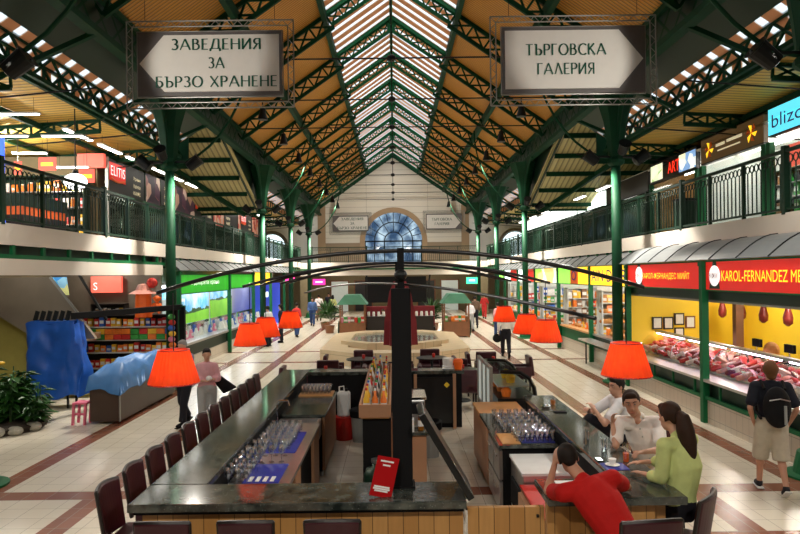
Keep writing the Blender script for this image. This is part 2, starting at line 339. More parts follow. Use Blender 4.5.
GLYPH = {   # width, strokes
 'А': (.86, [[(.02, 0), (.42, 1)], [(.42, 1), (.84, 0)], [(.17, .34), (.70, .34)]]), 'Б': (.62, [[(.08, 0), (.08, 1)], [(.08, .97), (.56, .97)], [(.08, .58), (.3, .58)] + _arc(.3, .305, .27, .275, 90, -90) + [(.08, .03)]]),
 'В': (.64, [[(.08, 0), (.08, 1)], [(.08, .97), (.28, .97)] + _arc(.28, .765, .2, .205, 90, -90) + [(.08, .56)], [(.28, .56)] + _arc(.3, .295, .27, .265, 90, -90) + [(.08, .03)]]),
 'Г': (.54, [[(.08, 0), (.08, 1)], [(.08, .97), (.52, .97)]]), 'Д': (.86, [[(.13, .1), (.34, .97)], [(.3, .97), (.70, .97)], [(.70, .97), (.70, .08)], [(.0, .1), (.86, .1)], [(.03, .1), (.03, -.14)], [(.82, .1), (.82, -.14)]]),
 'Е': (.56, [[(.08, 0), (.08, 1)], [(.08, .97), (.52, .97)], [(.08, .52), (.46, .52)], [(.08, .03), (.54, .03)]]), 'З': (.58, [_arc(.26, .745, .22, .225, 140, -90), _arc(.26, .275, .26, .245, 90, -140)]),
 'И': (.78, [[(.08, 0), (.08, 1)], [(.08, .02), (.68, .98)], [(.68, 0), (.68, 1)]]), 'К': (.70, [[(.08, 0), (.08, 1)], [(.12, .48), (.58, 1)], [(.22, .58), (.68, 0)]]), 'Л': (.80, [[(.0, .05), (.1, .06), (.38, 1)], [(.38, 1), (.76, 0)]]),
 'Н': (.78, [[(.08, 0), (.08, 1)], [(.08, .52), (.70, .52)], [(.70, 0), (.70, 1)]]), 'О': (.92, [_arc(.46, .5, .40, .48, 0, 360, 28)]), 'Р': (.60, [[(.08, 0), (.08, 1)], [(.08, .97), (.28, .97)] + _arc(.3, .72, .25, .25, 90, -90) + [(.08, .47)]]),
 'С': (.76, [_arc(.48, .5, .42, .48, 52, 308, 24)]), 'Т': (.68, [[(.34, 0), (.34, 1)], [(.0, .97), (.68, .97)]]), 'Х': (.74, [[(.03, 1), (.70, 0)], [(.68, 1), (.04, 0)]]), 'Ъ': (.74, [[(.0, .97), (.24, .97)], [(.2, 1), (.2, 0)], [(.2, .55), (.4, .55)] + _arc(.42, .29, .25, .26, 90, -90) + [(.2, .03)]]),
 'Я': (.66, [[(.56, 0), (.56, 1)], [(.56, .97), (.36, .97)] + _arc(.34, .73, .25, .24, 90, 270) + [(.56, .49)], [(.36, .49), (.04, 0)]]), ' ': (.34, [])}
def letters(s, c, right, up, w, h, m, parent, depth=.01):
    right = V(right).normalized(); up = V(up).normalized(); nrm = right.cross(up); x = 0; quads = []
    for ch in s:
        gw, st = GLYPH[ch]
        for pl in st:
            for a, b in zip(pl, pl[1:]):
                dx, dy = b[0]-a[0], b[1]-a[1]; L = math.hypot(dx, dy)
                if L < 1e-6: continue
                wd = .075 + .085*abs(dy/L); wd = wd*(.7 if (ch in 'АЛХ' and dx*dy > 0 and abs(dx) > .1) else 1); nx, ny = -dy/L*wd/2, dx/L*wd/2; e = .012 if len(pl) > 4 else 0; ex, ey = dx/L*e, dy/L*e
                quads.append([(x+a[0]+nx-ex, a[1]+ny-ey), (x+a[0]-nx-ex, a[1]-ny-ey), (x+b[0]-nx+ex, b[1]-ny+ey), (x+b[0]+nx+ex, b[1]+ny+ey)])
        x += gw + .14
    W_ = x - .14; mb = MB(); c = V(c)
    for q in quads: mb.add([c + right*((u/W_-.5)*w) + up*((v-.5)*h) + nrm*depth for u, v in q], [(0, 1, 2, 3)])
    return mb.build('lettering', m, parent)
def lettering(s, c, right, up, w, h, m, parent, name='lettering', depth=.01, stretch=True, bold=0):
    cu = bpy.data.curves.new('t', 'FONT'); cu.body = s; cu.align_x = 'CENTER'; cu.align_y = 'CENTER'; cu.extrude = 0; cu.offset = bold; cu.resolution_u = 3
    o = bpy.data.objects.new('t', cu); C.objects.link(o); bpy.context.view_layer.update()
    me = bpy.data.meshes.new_from_object(o.evaluated_get(bpy.context.evaluated_depsgraph_get()))
    bpy.data.objects.remove(o)
    xs = [v.co.x for v in me.vertices]; ys = [v.co.y for v in me.vertices]
    if not xs: return None
    cx, cy = (min(xs)+max(xs))/2, (min(ys)+max(ys))/2; sx = w/(max(xs)-min(xs)); sy = h/(max(ys)-min(ys))
    if not stretch: sx = sy = min(sx, sy)
    right = V(right).normalized(); up = V(up).normalized(); nrm = right.cross(up); off = ORIG.get(parent, V((0,0,0))); c = V(c)
    for v in me.vertices:
        v.co = c + right*((v.co.x-cx)*sx) + up*((v.co.y-cy)*sy) + nrm*depth - off
    me.update(); ob = bpy.data.objects.new(name, me); C.objects.link(ob); ob.parent = parent; ob.data.materials.clear(); ob.data.materials.append(M[m]); ORIG[ob] = off
    return ob
# ------------------------------------------------------------------ the hall
XC = 6.1; PITCH = 4.08; TR = [17.5 + PITCH*(k-3) for k in range(0, 12)]     # 5.26 ... 50.1
COLD = [9.3, 17.5, 29.74, 37.9, 46.06]
END = 54.2
def zroof(x): return 13.4 - .7*abs(x)
struct('floor', MB().box(-16, 16, -4, END+.3, -.2, 0), 'floor')
for sx in (-1, 1):
    side = 'left' if sx < 0 else 'right'
    def sl(x0, x1, y0, y1, t=.12):
        return [(sx*x0, y0, zroof(x0)), (sx*x1, y0, zroof(x1)), (sx*x1, y0, zroof(x1)+t), (sx*x0, y0, zroof(x0)+t)], (0, y1-y0, 0)
    b = MB(); b.prism(*sl(2.24, 6.6, -4, END)); struct('ceiling', b, 'roof')
    b = MB(); b.prism(*sl(6.6, 7.5, -4, 23.6)); b.prism(*sl(6.6, 7.5, 31.0, END)); struct('ceiling', b, 'gal_green')  # dark roof zone past the columns put into the overhang's colour
    b = MB(); b.prism(*sl(0, 2.24, -4, END, .03)); o = struct('window_%d' % (1 if sx < 0 else 2), b, 'sky')
    g = MB()
    for k in range(15):
        y = 1.18 + k*PITCH - .1
        if y < END: g.bar((sx*.05, y, zroof(0)-.1), (sx*2.2, y, zroof(2.2)-.06), .09, .14)
    g.build('window_frame', 'greenb', o)
    g = MB(); g.bar((sx*2.24, -4, zroof(2.24)-.13), (sx*2.24, END, zroof(2.24)-.13), .16, .3); o2 = struct('trim_1', g, 'green')
    g = MB(); g.bar((sx*4.25, -4, zroof(4.25)-.3), (sx*4.25, END, zroof(4.25)-.3), .16, .34); struct('trim_2', g, 'green')
    # side lantern: a glazed strip, then upright windows under it
    for y0, y1 in ((-4, 23.6), (31.0, END)):
        b = MB(); b.prism([(sx*7.5, y0, 8.15), (sx*7.95, y0, 7.85), (sx*7.95, y0, 7.88), (sx*7.5, y0, 8.18)], (0, y1-y0, 0)); struct('window_%d' % (3 if sx < 0 else 4), b, 'sky')
        b = MB(); b.box(sx*8.0-.01, sx*8.0+.01, y0, y1, 7.42, 7.85); o = struct('window_%d' % (5 if sx < 0 else 6), b, 'sky')
        g = MB(); y = y0 + .3
        while y < y1:
            g.box(sx*7.97-.03, sx*7.97+.03, y-.03, y+.03, 7.40, 7.87); y += .68
        g.box(sx*7.97-.05, sx*7.97+.05, y0, y1, 7.34, 7.44); g.box(sx*7.97-.05, sx*7.97+.05, y0, y1, 7.82, 7.9); g.build('window_frame', 'green', o)
        # flat aisle roof
        b = MB(); b.prism([(sx*7.95, y0, 7.36), (sx*15, y0, 6.95), (sx*15, y0, 7.07), (sx*7.95, y0, 7.48)], (0, y1-y0, 0)); struct('ceiling', b, 'aisleroof')
    # far slope of the cross roof
    b = MB(); b.prism([(sx*6.4, 23.6, 8.7), (sx*15, 23.6, 8.7), (sx*15, 23.6, 8.8), (sx*6.4, 23.6, 8.8)], (0, 7.4, -2.6)); struct('ceiling', b, 'hiproof')
    b = MB()
    for k in range(5):
        y = 24.6 + k*1.45; z = 8.62 - (y-23.6)*2.6/7.4; b.bar((sx*6.6, y, z), (sx*15, y, z), .12, .18)
    b.bar((sx*7.2, 31, 6.0), (sx*10.2, 24, 8.4), .14, .2); struct('trim_3', b, 'green')
    b = MB(); b.prism([(sx*6.6, 31.0, 6.0), (sx*15, 31.0, 6.0), (sx*15, 31.0, 7.3), (sx*7.5, 31.0, 7.3), (sx*7.5, 31.0, 8.15), (sx*6.6, 31, 8.7)], (0, .08, 0)); struct('wall_'+side+'_crossing', b, 'green')
    b = MB(); b.prism([(sx*7.5, 23.5, 7.0), (sx*15, 23.5, 6.9), (sx*15, 23.5, 8.8), (sx*6.4, 23.5, 8.8), (sx*7.5, 23.5, 8.2)], (0, .08, 0)); struct('wall_'+side+'_gable', b, 'green')
    b = MB(); b.prism([(sx*6.5, 23.6, 8.6), (sx*6.5, 23.6, 8.9), (sx*6.5, 31, 8.9), (sx*6.5, 31, 6.0)], (sx*.06, 0, 0)); struct('wall_'+side+'_crossing_side', b, 'gal_green')
    t = thing('lantern_girder', 'long green lattice girder before the %s side lantern windows' % side, 'girder', (sx*7.6, 0, 7.5), 'girders before the side lanterns'); mm = MB()
    for k in range(33): mm.bar((sx*7.75, -3+k*.8, 7.42), (sx*7.75, -2.2+k*.8, 8.02), .05, .05, up=(1,0,0)); mm.bar((sx*7.75, -3+k*.8, 8.02), (sx*7.75, -2.2+k*.8, 7.42), .05, .05, up=(1,0,0))
    mm.build('lattice_web', 'green', t); MB().box(sx*7.75-.05, sx*7.75+.05, -3, 23.4, 7.36, 7.46).build('lower_chord', 'green', t); MB().box(sx*7.75-.05, sx*7.75+.05, -3, 23.4, 7.98, 8.06).build('upper_chord', 'green', t)
    # outer walls
    b = MB(); b.box(sx*15-.1, sx*15+.1, -4, END, 0, 8.1); struct('wall_'+side, b, 'cream')
    # gallery slab, its fascia and ceiling
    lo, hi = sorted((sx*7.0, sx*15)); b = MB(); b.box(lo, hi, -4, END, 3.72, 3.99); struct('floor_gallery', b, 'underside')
    lo, hi = sorted((sx*6.94, sx*7.0)); b = MB(); b.box(lo, hi, -4, 47.6, 3.63, 4.02); struct('trim_4', b, 'fascia')
    b = MB(); b.box(lo, hi, -4, 47.6, 3.38, 3.46)
    y = -3.6
    while y < 47: b.box(lo, hi, y-.04, y+.04, 3.46, 3.64); y += 1.02
    struct('trim_5', b, 'greenb')
    lo, hi = sorted((sx*7.25, sx*7.3)); b = MB(); b.box(lo, hi, -4, 47.6, 3.3, 3.75); struct('trim_6', b, 'gal_green')
b = MB(); b.box(-7.0, -6.93, -4, 19.2, 3.08, 3.38); struct('trim_7', b, 'fascia')
b = MB(); b.box(-15, 15, -4.2, -4, 0, 14); struct('wall_back', b, 'brownwall')
# end wall
b = MB(); W = END
def endpoly(pts, m, y=END, t=.25, name='wall_front'):
    q = MB(); q.prism([(x, y, z) for x, z in pts], (0, t, 0)); return struct(name, q, m)
arc = lambda r, n=20, zc=5.87: [(r*math.cos(PI*k/n), zc + r*math.sin(PI*k/n)) for k in range(n+1)]
R0 = 2.45
right_half = [(R0, 3.99)] + arc(R0)[:11] + [(0, 13.4), (15, 13.4-.7*15+0), (15, 3.99)]
endpoly([(R0, 3.99)] + arc(R0)[:11] + [(0, 13.5), (6.4, 9.02), (6.4, 3.99)], 'endwall')
endpoly([(-x, z) for x, z in [(R0, 3.99)] + arc(R0)[:11] + [(0, 13.5), (6.4, 9.02), (6.4, 3.99)]][::-1], 'endwall')
for s in (-1, 1):
    R1 = 1.15
    cx = 10.3
    pts = [(6.4, 3.99), (cx-R1, 3.99), (cx-R1, 5.4)] + [(cx - R1*math.cos(PI*k/12), 5.4 + R1*math.sin(PI*k/12)) for k in range(1, 12)] + [(cx+R1, 5.4), (cx+R1, 3.99), (15, 3.99), (15, 8.4), (6.4, 9)]
    endpoly([(s*x, z) for x, z in pts], 'white')
    q = MB(); q.prism([(s*x, END+.1, z) for x, z in [(cx-R1, 3.99), (cx-R1, 5.4)] + [(cx - R1*math.cos(PI*k/12), 5.4 + R1*math.sin(PI*k/12)) for k in range(1, 12)] + [(cx+R1, 5.4), (cx+R1, 3.99)]], (0, .02, 0)); o = struct('window_7', q, 'pane')
    q = MB(); q.tube([(s*(cx - (R1+.15)*math.cos(PI*k/12)), END-.05, 5.4 + (R1+.15)*math.sin(PI*k/12)) for k in range(13)], .17, 6); struct('trim_8', q, 'greymarble')
    # tan corner strips and low band
    q = MB(); lo, hi = sorted((s*5.75, s*6.4)); q.box(lo, hi, END-.06, END, 3.99, 8.9); struct('trim_9', q, 'tan')
    q = MB(); lo, hi = sorted((s*2.75, s*5.75)); q.box(lo, hi, END-.05, END, 3.99, 5.75); struct('trim_10', q, 'tan2')
    q = MB(); q.bar((0, END-.12, 13.1), (s*6.4, END-.12, 8.65), .2, .25); struct('trim_11', q, 'green')
q = MB()
for k in range(20):
    a0, a1 = PI*k/20, PI*(k+1)/20
    q.prism([(r*math.cos(a), END-.12, 5.87 + r*math.sin(a)) for r, a in ((2.42, a0), (2.85, a0), (2.85, a1), (2.42, a1))], (0, .14, 0))
for s in (-1, 1): lo, hi = sorted((s*2.42, s*2.85)); q.box(lo, hi, END-.12, END+.02, 3.99, 5.87)
struct('trim_12', q, 'tan')
q = MB(); q.prism([(x, END+.12, z) for x, z in [(R0, 3.99)] + arc(R0) + [(-R0, 3.99)]], (0, .02, 0)); win = struct('window_8', q, m_glowpane())
q = MB()
for r in (1.62, .78): q.tube([(r*math.cos(PI*k/16), END+.08, 5.87+r*math.sin(PI*k/16)) for k in range(17)], .045, 6)
for k in range(1, 12):
    if k % 2 == 0 or True:
        a = PI*k/12; r0 = .78 if k % 2 == 0 else 1.62; q.tube([(r0*math.cos(a), END+.08, 5.87+r0*math.sin(a)), (2.45*math.cos(a), END+.08, 5.87+2.45*math.sin(a))], .03, 5)
for x in (-2.4, -1.62, -.78, .78, 1.62, 2.4): q.tube([(x, END+.08, 3.99), (x, END+.08, 5.87)], .045, 6)
q.tube([(-2.45, END+.08, 5.87), (2.45, END+.08, 5.87)], .06, 6); q.tube([(-2.45, END+.08, 4.9), (2.45, END+.08, 4.9)], .03, 6)
q.build('window_frame', 'iron', win)
# end wall below the gallery, end gallery
struct('wall_front_lower', MB().box(-15, 15, END, END+.25, 0, 4), 'brownwall')
struct('floor_end_gallery', MB().box(-7.0, 7.0, 47.8, END, 3.72, 3.99), 'underside')
struct('trim_13', MB().box(-7.0, 7.0, 47.7, 47.8, 3.0, 3.97), 'fascia')
struct('trim_14', MB().box(-7.0, 7.0, 47.64, 47.7, 3.42, 3.52), 'greenb')
for s in (-1, 1):  # white ground floor end pieces
    lo, hi = sorted((s*6.2, s*7.0)); struct('wall_front_return', MB().box(lo, hi, 47.7, 47.9, 0, 3.0), 'brownwall')
for i, x in enumerate((-4.6, -2.6, 2.7, 4.7)):
    d = struct('door_%d' % (i+1), MB().box(x-.7, x+.7, END-.06, END, 0, 2.5), 'frost' if i in (0, 3) else 'black'); MB().box(x-.8, x-.7, END-.1, END, 0, 2.6).box(x+.7, x+.8, END-.1, END, 0, 2.6).box(x-.7, x+.7, END-.1, END, 2.5, 2.6).build('door_frame', 'walnut', d)

# ------------------------------------------------------------------ roof trusses
def lattice(mb, p, q, depth, n, t=.05, ch=.09, updir=V((0,0,1))):
    """two chords with crossed bars; p-q is the upper chord, the lower hangs depth below, square to it"""
    p = V(p); q = V(q); d = (q-p); side = V((0,1,0)) if abs(d.y) < .1 else V((1,0,0))
    dn = d.cross(side).normalized()
    if dn.z > 0: dn = -dn
    dn = dn*depth
    for o in (V((0,0,0)), dn): mb.bar(p+o, q+o, ch*1.4, ch, up=side)
    for i in range(n):
        a = p + d*(i/n); b_ = p + d*((i+1)/n)
        mb.bar(a, b_+dn, t, t*.7, up=side); mb.bar(a+dn, b_, t, t*.7, up=side); mb.bar(a, a+dn, t, t, up=side)
    mb.bar(q, q+dn, t, t, up=side)
ZT = 8.93
t = thing('roof_truss', 'x', 'roof truss', (0, 0, ZT))
for sx in (-1, 1):
    m = MB(); lattice(m, (sx*2.2, 0, zroof(2.2)-.08), (sx*6.3, 0, zroof(6.3)-.08), .48, 7, .06, .09); m.build('rafter', 'green', t)
    m = MB(); lattice(m, (sx*.12, 0, zroof(.12)-.15), (sx*2.2, 0, zroof(2.2)-.1), .36, 5, .05, .08); m.build('skylight_rafter', 'greenb', t)
MB().tube([(-6.1, 0, ZT), (6.1, 0, ZT)], .022, 6).build('tie_rod', 'iron', t)
m = MB(); m.tube([(0, 0, ZT), (0, 0, 13.2)], .02, 6); h = m.build('hanger_rod', 'iron', t)
MB().sph((0, 0, ZT+.0), (.13, .13, .10)).build('knob', 'iron', h)
MB().box(-.16, .16, -.05, .05, 12.7, 13.3).build('ridge_plate', 'greenb', t)
pr = Proto(t)
tr = [y for y in TR if y > 8]
for i, y in enumerate(reversed(tr)):
    pr.put((0, y, ZT), 0, 'green lattice roof truss with thin tie rod, %s counted from the arched window wall' % orn(i), 'roof trusses of the nave')
# ridge beam
struct('trim_15', MB().box(-.06, .06, -4, END, 13.05, 13.35), 'greenb')
# girders along the column lines
for sx in (-1, 1):
    sd = 'left' if sx < 0 else 'right'
    t = thing('lattice_girder', 'long dark green lattice girder over the %s row of columns' % sd, 'girder', (sx*6.2, 0, 8.2), 'girders over the columns')
    MB().box(sx*6.2-.13, sx*6.2+.13, 0, END, 8.1, 8.24).build('lower_chord', 'green', t)
    MB().box(sx*6.2-.12, sx*6.2+.12, 0, END, 8.85, 9.0).build('upper_chord', 'green', t)
    MB().box(sx*6.2-.02, sx*6.2+.02, 0, END, 8.24, 8.85).build('added_dark_plate', 'gal_green', t)  # plate added behind the lattice to make the dark band
    mm = MB()
    for k in range(66):
        y = .2 + k*.816; mm.bar((sx*6.2, y, 8.2), (sx*6.2, y+.816, 8.9), .06, .05, up=(1,0,0)); mm.bar((sx*6.2, y, 8.9), (sx*6.2, y+.816, 8.2), .06, .05, up=(1,0,0))
    mm.build('lattice_web', 'green', t)
    # aisle rafters
    t = thing('aisle_rafter', 'x', 'rafter', (0, 0, 7.2))
    mm = MB(); lattice(mm, (sx*8.0, 0, 7.33), (sx*14.9, 0, 6.93), .3, 11, .05, .08); mm.build('lattice_web', 'green', t)
    MB().bar((sx*6.2, 0, 8.15), (sx*8.0, 0, 7.36), .1, .12, up=(0,1,0)).build('strut', 'green', t)
    MB().tube([(sx*6.2, 0, 7.0), (sx*14.9, 0, 6.25)], .018, 6).build('tie_rod', 'iron', t)
    p2 = Proto(t); ys = [y for y in TR if 8 < y < 24] + [y for y in TR if y > 32]
    for i, y in enumerate(ys):
        p2.put((0, y, 7.2), 0, 'green lattice rafter under the %s aisle roof, %s from the near end' % (sd, orn(i)), 'aisle rafters')
    mm = MB()
    for x in (9.6, 11.2): mm.bar((sx*x, -4, 7.36-(x-7.95)*.058-.1), (sx*x, 23.6, 7.36-(x-7.95)*.058-.1), .1, .14)
    struct('trim_16', mm, 'green')

# ------------------------------------------------------------------ columns
t = thing('iron_column', 'x', 'column')
MB().lathe([(.42, 0), (.42, .03), (.3, .05), (.24, .35), (.17, .42), (.145, .6)], n=20).build('base', 'greenb', t)
MB().lathe([(.145, .5), (.135, 3), (.125, 5.95)], n=16).build('shaft', 'green', t, smooth=True)
MB().lathe([(.13, 5.9), (.24, 5.98), (.24, 6.06), (.16, 6.15), (.21, 6.25), (.25, 6.6), (.32, 7.1), (.47, 7.6), (.7, 8.1)], n=8).build('capital', 'green', t)
m = MB(); m.tube([(2.2*math.sin(PI/2*k/10)+.1, 0, 6.1 + 3.55*(1-math.cos(PI/2*k/10))**.9) for k in range(11)], .035, 6); m.build('arched_brace', 'green', t)
for a in range(4):
    m = MB(); R = Matrix.Rotation(a*PI/2, 3, 'Z'); w = 1.6 if a % 2 else .6
    pts = [V((.14, 0, 6.1))] + [V((.16 + w*(1-math.cos(PI/2*k/8)), 0, 6.2 + 1.9*math.sin(PI/2*k/8))) for k in range(9)] + [V((.1, 0, 8.1))]
    pts = [R @ (p - V((0,0,0))) for p in pts]; n_ = R @ V((0, .10, 0)); m.prism([p - n_/2 for p in pts], n_)
    m.tube(pts[1:-1], .05, 6); m.build('bracket', 'green', t)
pc = Proto(t)
for sx in (-1, 1):
    for i, y in enumerate(COLD):
        pc.put((sx*XC, y, 0), 0 if sx < 0 else PI, 'slim green iron column of the %s row with flared capital, %s from the near end' % ('left' if sx < 0 else 'right', orn(i)), 'iron columns')
# spotlights in pairs on the capitals
t = thing('spotlight', 'x', 'spotlight')
MB().tube([(0,0,0), (.3, 0, 0)], .02, 6).build('arm', 'iron', t)
m = MB(); R = Matrix.Rotation(.9, 3, 'Y'); m.lathe([(.03, -.16), (.10, -.14), (.12, .12), (.14, .14)], n=14); m.v = [R @ p + V((.4, 0, -.02)) for p in m.v]; m.build('housing', 'iron', t)
m = MB(); m.box(.24, .56, -.02, .02, .0, .03); m.build('yoke', 'iron', t)
ps = Proto(t)
SPOTS = []
for sx in (-1, 1):
    for i, y in enumerate(COLD):
        for k, a in enumerate((0, PI)):
            x = sx*XC + (.14 if a == 0 else -.14)
            ps.put((x, y-.02, 6.15), a, 'black spotlight on the %s side of the %s row column %s from the near end' % ('nave' if (a == 0) == (sx < 0) else 'aisle', 'left' if sx < 0 else 'right', orn(i)), 'column spotlights', 1.35)
        for k in (0,): ps.put((sx*XC, y-.14, 6.3), -PI/2, 'black spotlight facing the entrance on the %s row column %s from the near end' % ('left' if sx < 0 else 'right', orn(i)), 'column spotlights', 1.2)
# hanging spotlights on the tie rods
t = thing('hanging_spotlight', 'x', 'spotlight')
MB().tube([(0,0,0), (0,0,-.22)], .02, 6).build('stem', 'iron', t)
MB().lathe([(.04, -.2), (.09, -.25), (.11, -.42), (.17, -.62), (.17, -.66)], n=14).build('shade', 'iron', t)
pp = Proto(t)
for sx in (-1, 1):
    for i, y in enumerate([q for q in TR if q > 20]):
        pp.put((sx*4.35, y-.06, ZT), 0, 'black bell spotlight hanging on the tie rod %s side, %s from the entrance' % ('left' if sx < 0 else 'right', orn(i)), 'spotlights on the tie rods')

# ------------------------------------------------------------------ railings
t = thing('gallery_railing', 'x', 'railing')
L = PITCH
MB().box(-.03, .03, 0, L, 1.1, 1.16).build('top_rail', 'gal_green', t)
MB().box(-.02, .02, 0, L, .08, .12).build('bottom_rail', 'gal_green', t)
MB().box(-.05, .05, -.05, .05, 0, 1.22).build('post', 'gal_green', t)
for yy in (L/3, 2*L/3): MB().box(-.03, .03, yy-.03, yy+.03, 0, 1.12).build('post', 'gal_green', t)
bm_ = MB(); bm_.tube([(0,0,.1), (0,0,.9)], .014, 5); bm_.tube([(0, .068*math.sin(2*PI*k/8), .98 + .075*math.cos(2*PI*k/8+PI)) for k in range(9)], .012, 5); me = bm_.mesh('baluster'); me.materials.append(M['gal_green'])
for k in range(1, 27):
    if k in (9, 18): continue
    o = bpy.data.objects.new('baluster', me); C.objects.link(o); o.parent = t; o.location = (0, k*L/27, 0)
pg = Proto(t)
for sx in (-1, 1):
    for i in range(10):
        y = 7.3 + i*L - 0.0
        pg.put((sx*6.98, y, 3.99), 0, 'dark green iron railing panel of the %s gallery, %s from the near end' % ('left' if sx < 0 else 'right', orn(i)), 'side gallery railings')
for i in range(3):
    pg.put((-6.1 + i*L, 47.75, 3.97), -PI/2, 'pale seen iron railing panel on the end gallery, %s from the left' % orn(i), 'end gallery railings')

# ------------------------------------------------------------------ direction signs
def dirsign(loc, w, h, lines, arrow, label, fr, lab_m='letgreen', sc=1):
    x, y, z = loc
    t = thing('direction_sign', label, 'sign', (x, y, z))
    MB().box(x-w/2, x+w/2, y-.03, y+.05, z-h/2, z+h/2).build('sign_panel', 'signgrey', t, bevel=.01)
    a = w/2*.965; hh = h/2*.88; tip = .17*w
    pts = [(-a, 0), (-a+tip, -hh), (a, -hh), (a, hh), (-a+tip, hh)]
    if arrow > 0: pts = [(-px, pz) for px, pz in pts][::-1]
    MB().prism([(x+px, y-.06, z+pz) for px, pz in pts], (0, .03, 0)).build('arrow_face', 'signwhite', t)
    n = len(lines)
    for i, (s, wf) in enumerate(lines):
        letters(s, (x + (.05 if arrow < 0 else -.06)*w, y-.06, z + (n-1)/2*h*.29 - i*h*.29), (1,0,0), (0,0,1), wf*w, h*.17, lab_m, t, depth=.015)
    if fr:
        for a_, e in ((.02, .04), (.13, .04)):
            m = MB(); X0, X1, Z0, Z1 = x-w/2-a_, x+w/2+a_+0, z-h/2-a_, z+h/2+a_
            for p, q in (((X0, Z0), (X1, Z0)), ((X1, Z0), (X1, Z1)), ((X1, Z1), (X0, Z1)), ((X0, Z1), (X0, Z0))): m.tube([(p[0], y+.02, p[1]), (q[0], y+.02, q[1])], .014, 6)
            m.build('truss_chord', 'alu', t)
        m = MB(); X0, X1, Z0, Z1 = x-w/2-.25, x+w/2+.25, z-h/2-.25, z+h/2+.25
        for p, q in (((X0, Z0), (X1, Z0)), ((X1, Z0), (X1, Z1)), ((X1, Z1), (X0, Z1)), ((X0, Z1), (X0, Z0))): m.tube([(p[0], y+.02, p[1]), (q[0], y+.02, q[1])], .016, 6)
        m.build('truss_chord', 'alu', t)
        m = MB()
        def zig(p, q, inward, n):
            p = V(p); q = V(q); d = (q-p)/n; w_ = V(inward)
            for i in range(n):
                m.tube([p + d*i, p + d*(i+.5) + w_, p + d*(i+1)], .009, 5)
        zig((X0, y+.02, Z0), (X1, y+.02, Z0), (0,0,.13), 15); zig((X0, y+.02, Z1), (X1, y+.02, Z1), (0,0,-.13), 15)
        zig((X0, y+.02, Z0), (X0, y+.02, Z1), (.13,0,0), 7); zig((X1, y+.02, Z0), (X1, y+.02, Z1), (-.13,0,0), 7)
        m.build('truss_bracing', 'alu', t)
        m = MB()
        for xx in (X0+.4, X1-.4): m.tube([(xx, y+.02, Z1), (xx, y+.02, min(zroof(xx)-.55, 13))], .006, 5)
        m.build('suspension_cable', 'iron', t)
    return t
dS = 13.7
c1 = P(210, 64, dS); c2 = P(573.5, 60, dS)
dirsign(c1, 3.08, 1.37, [('ЗАВЕДЕНИЯ', .62), ('ЗА', .11), ('БЪРЗО ХРАНЕНЕ', .84)], -1, 'large hanging grey sign with white arrow pointing left and green Cyrillic words ЗАВЕДЕНИЯ ЗА БЪРЗО ХРАНЕНЕ', True)
dirsign(c2, 3.05, 1.41, [('ТЪРГОВСКА', .56), ('ГАЛЕРИЯ', .40)], 1, 'large hanging grey sign with white arrow pointing right and green words ТЪРГОВСКА ГАЛЕРИЯ', True)
for s, c, ln, lb in ((-1, P(350.5, 223.5, END-.25), [('ЗАВЕДЕНИЯ', .62), ('ЗА', .11), ('БЪРЗО ХРАНЕНЕ', .84)], 'small far arrow sign on cream end wall beside the arched window, pointing left'),
                     (1, P(444, 221.5, END-.25), [('ТЪРГОВСКА', .56), ('ГАЛЕРИЯ', .40)], 'small far arrow sign on cream end wall beside the arched window, pointing right')):
    dirsign(c, 3.0, 1.3, ln, s, lb, True)
# ------------------------------------------------------------------ the bar
CT = 1.12
t = thing('bar_counter', 'long dark granite bar counter with honey pine front, carrying the black post', 'bar counter', (0, 5.5, 0))
def slab(nm, x0, x1, y0, y1, par, z=CT, th=.07, m='granite'):
    return MB().box(x0, x1, y0, y1, z-th, z).build(nm, m, par, bevel=.012)
slab('front_worktop', -2.24, .58, 5.30, 5.82, t); slab('side_worktop', -2.24, -1.72, 5.82, 12.9, t)
slab('rear_worktop', -1.72, 1.35, 12.5, 12.9, t)
MB().box(-2.16, .56, 5.42, 5.50, 0, CT-.07).build('front_panel', 'pine', t); MB().box(-2.14, -2.06, 5.50, 12.8, 0, CT-.07).build('side_panel', m_planks('dim_pine_side', (.45,.22,.06), (.58,.3,.1), .13, 'y'), t)
MB().box(-1.80, -1.73, 5.82, 12.5, .0, CT-.07).build('inner_panel', 'blackm', t); MB().box(-1.72, .5, 5.74, 5.80, 0, CT-.07).build('inner_panel', 'blackm', t)
MB().box(-1.72, 1.3, 12.55, 12.62, 0, CT-.07).build('rear_panel', 'blackm', t)
MB().box(-2.20, .56, 5.34, 5.42, CT-.10, CT-.07).build('under_edge_trim', 'blackm', t)
t = thing('bar_counter_end', 'right hand granite bar counter section with pine front where four people sit', 'bar counter', (2.2, 5.5, 0))
slab('side_worktop', 1.97, 2.43, 5.86, 9.86, t); slab('front_worktop', 1.26, 2.43, 5.33, 5.86, t)
MB().box(1.28, 2.2, 5.45, 5.53, 0, CT-.07).build('front_panel', 'pine', t); MB().box(2.24, 2.32, 5.53, 9.8, 0, CT-.07).build('side_panel', m_planks('pine_side_boards', (.45,.22,.06), (.58,.3,.1), .13, 'y'), t)
MB().box(2.0, 2.07, 5.9, 9.8, 0, CT-.07).build('inner_panel', 'blackm', t); MB().box(2.0, 2.24, 9.74, 9.8, 0, CT-.07).build('end_panel', 'blackm', t)
t = thing('bar_gate', 'low pine board gate closing the gap in the bar front', 'gate', (.9, 5.5, 0))
MB().box(.60, 1.25, 5.42, 5.47, .08, 1.02).build('board_panel', 'pine', t); MB().cbox((1.19, 5.41, .95), (.02, .03, .02)).build('latch', 'iron', t)
MB().box(.585, .60, 5.42, 5.47, .1, 1.0).build('hinge', 'chrome', t)
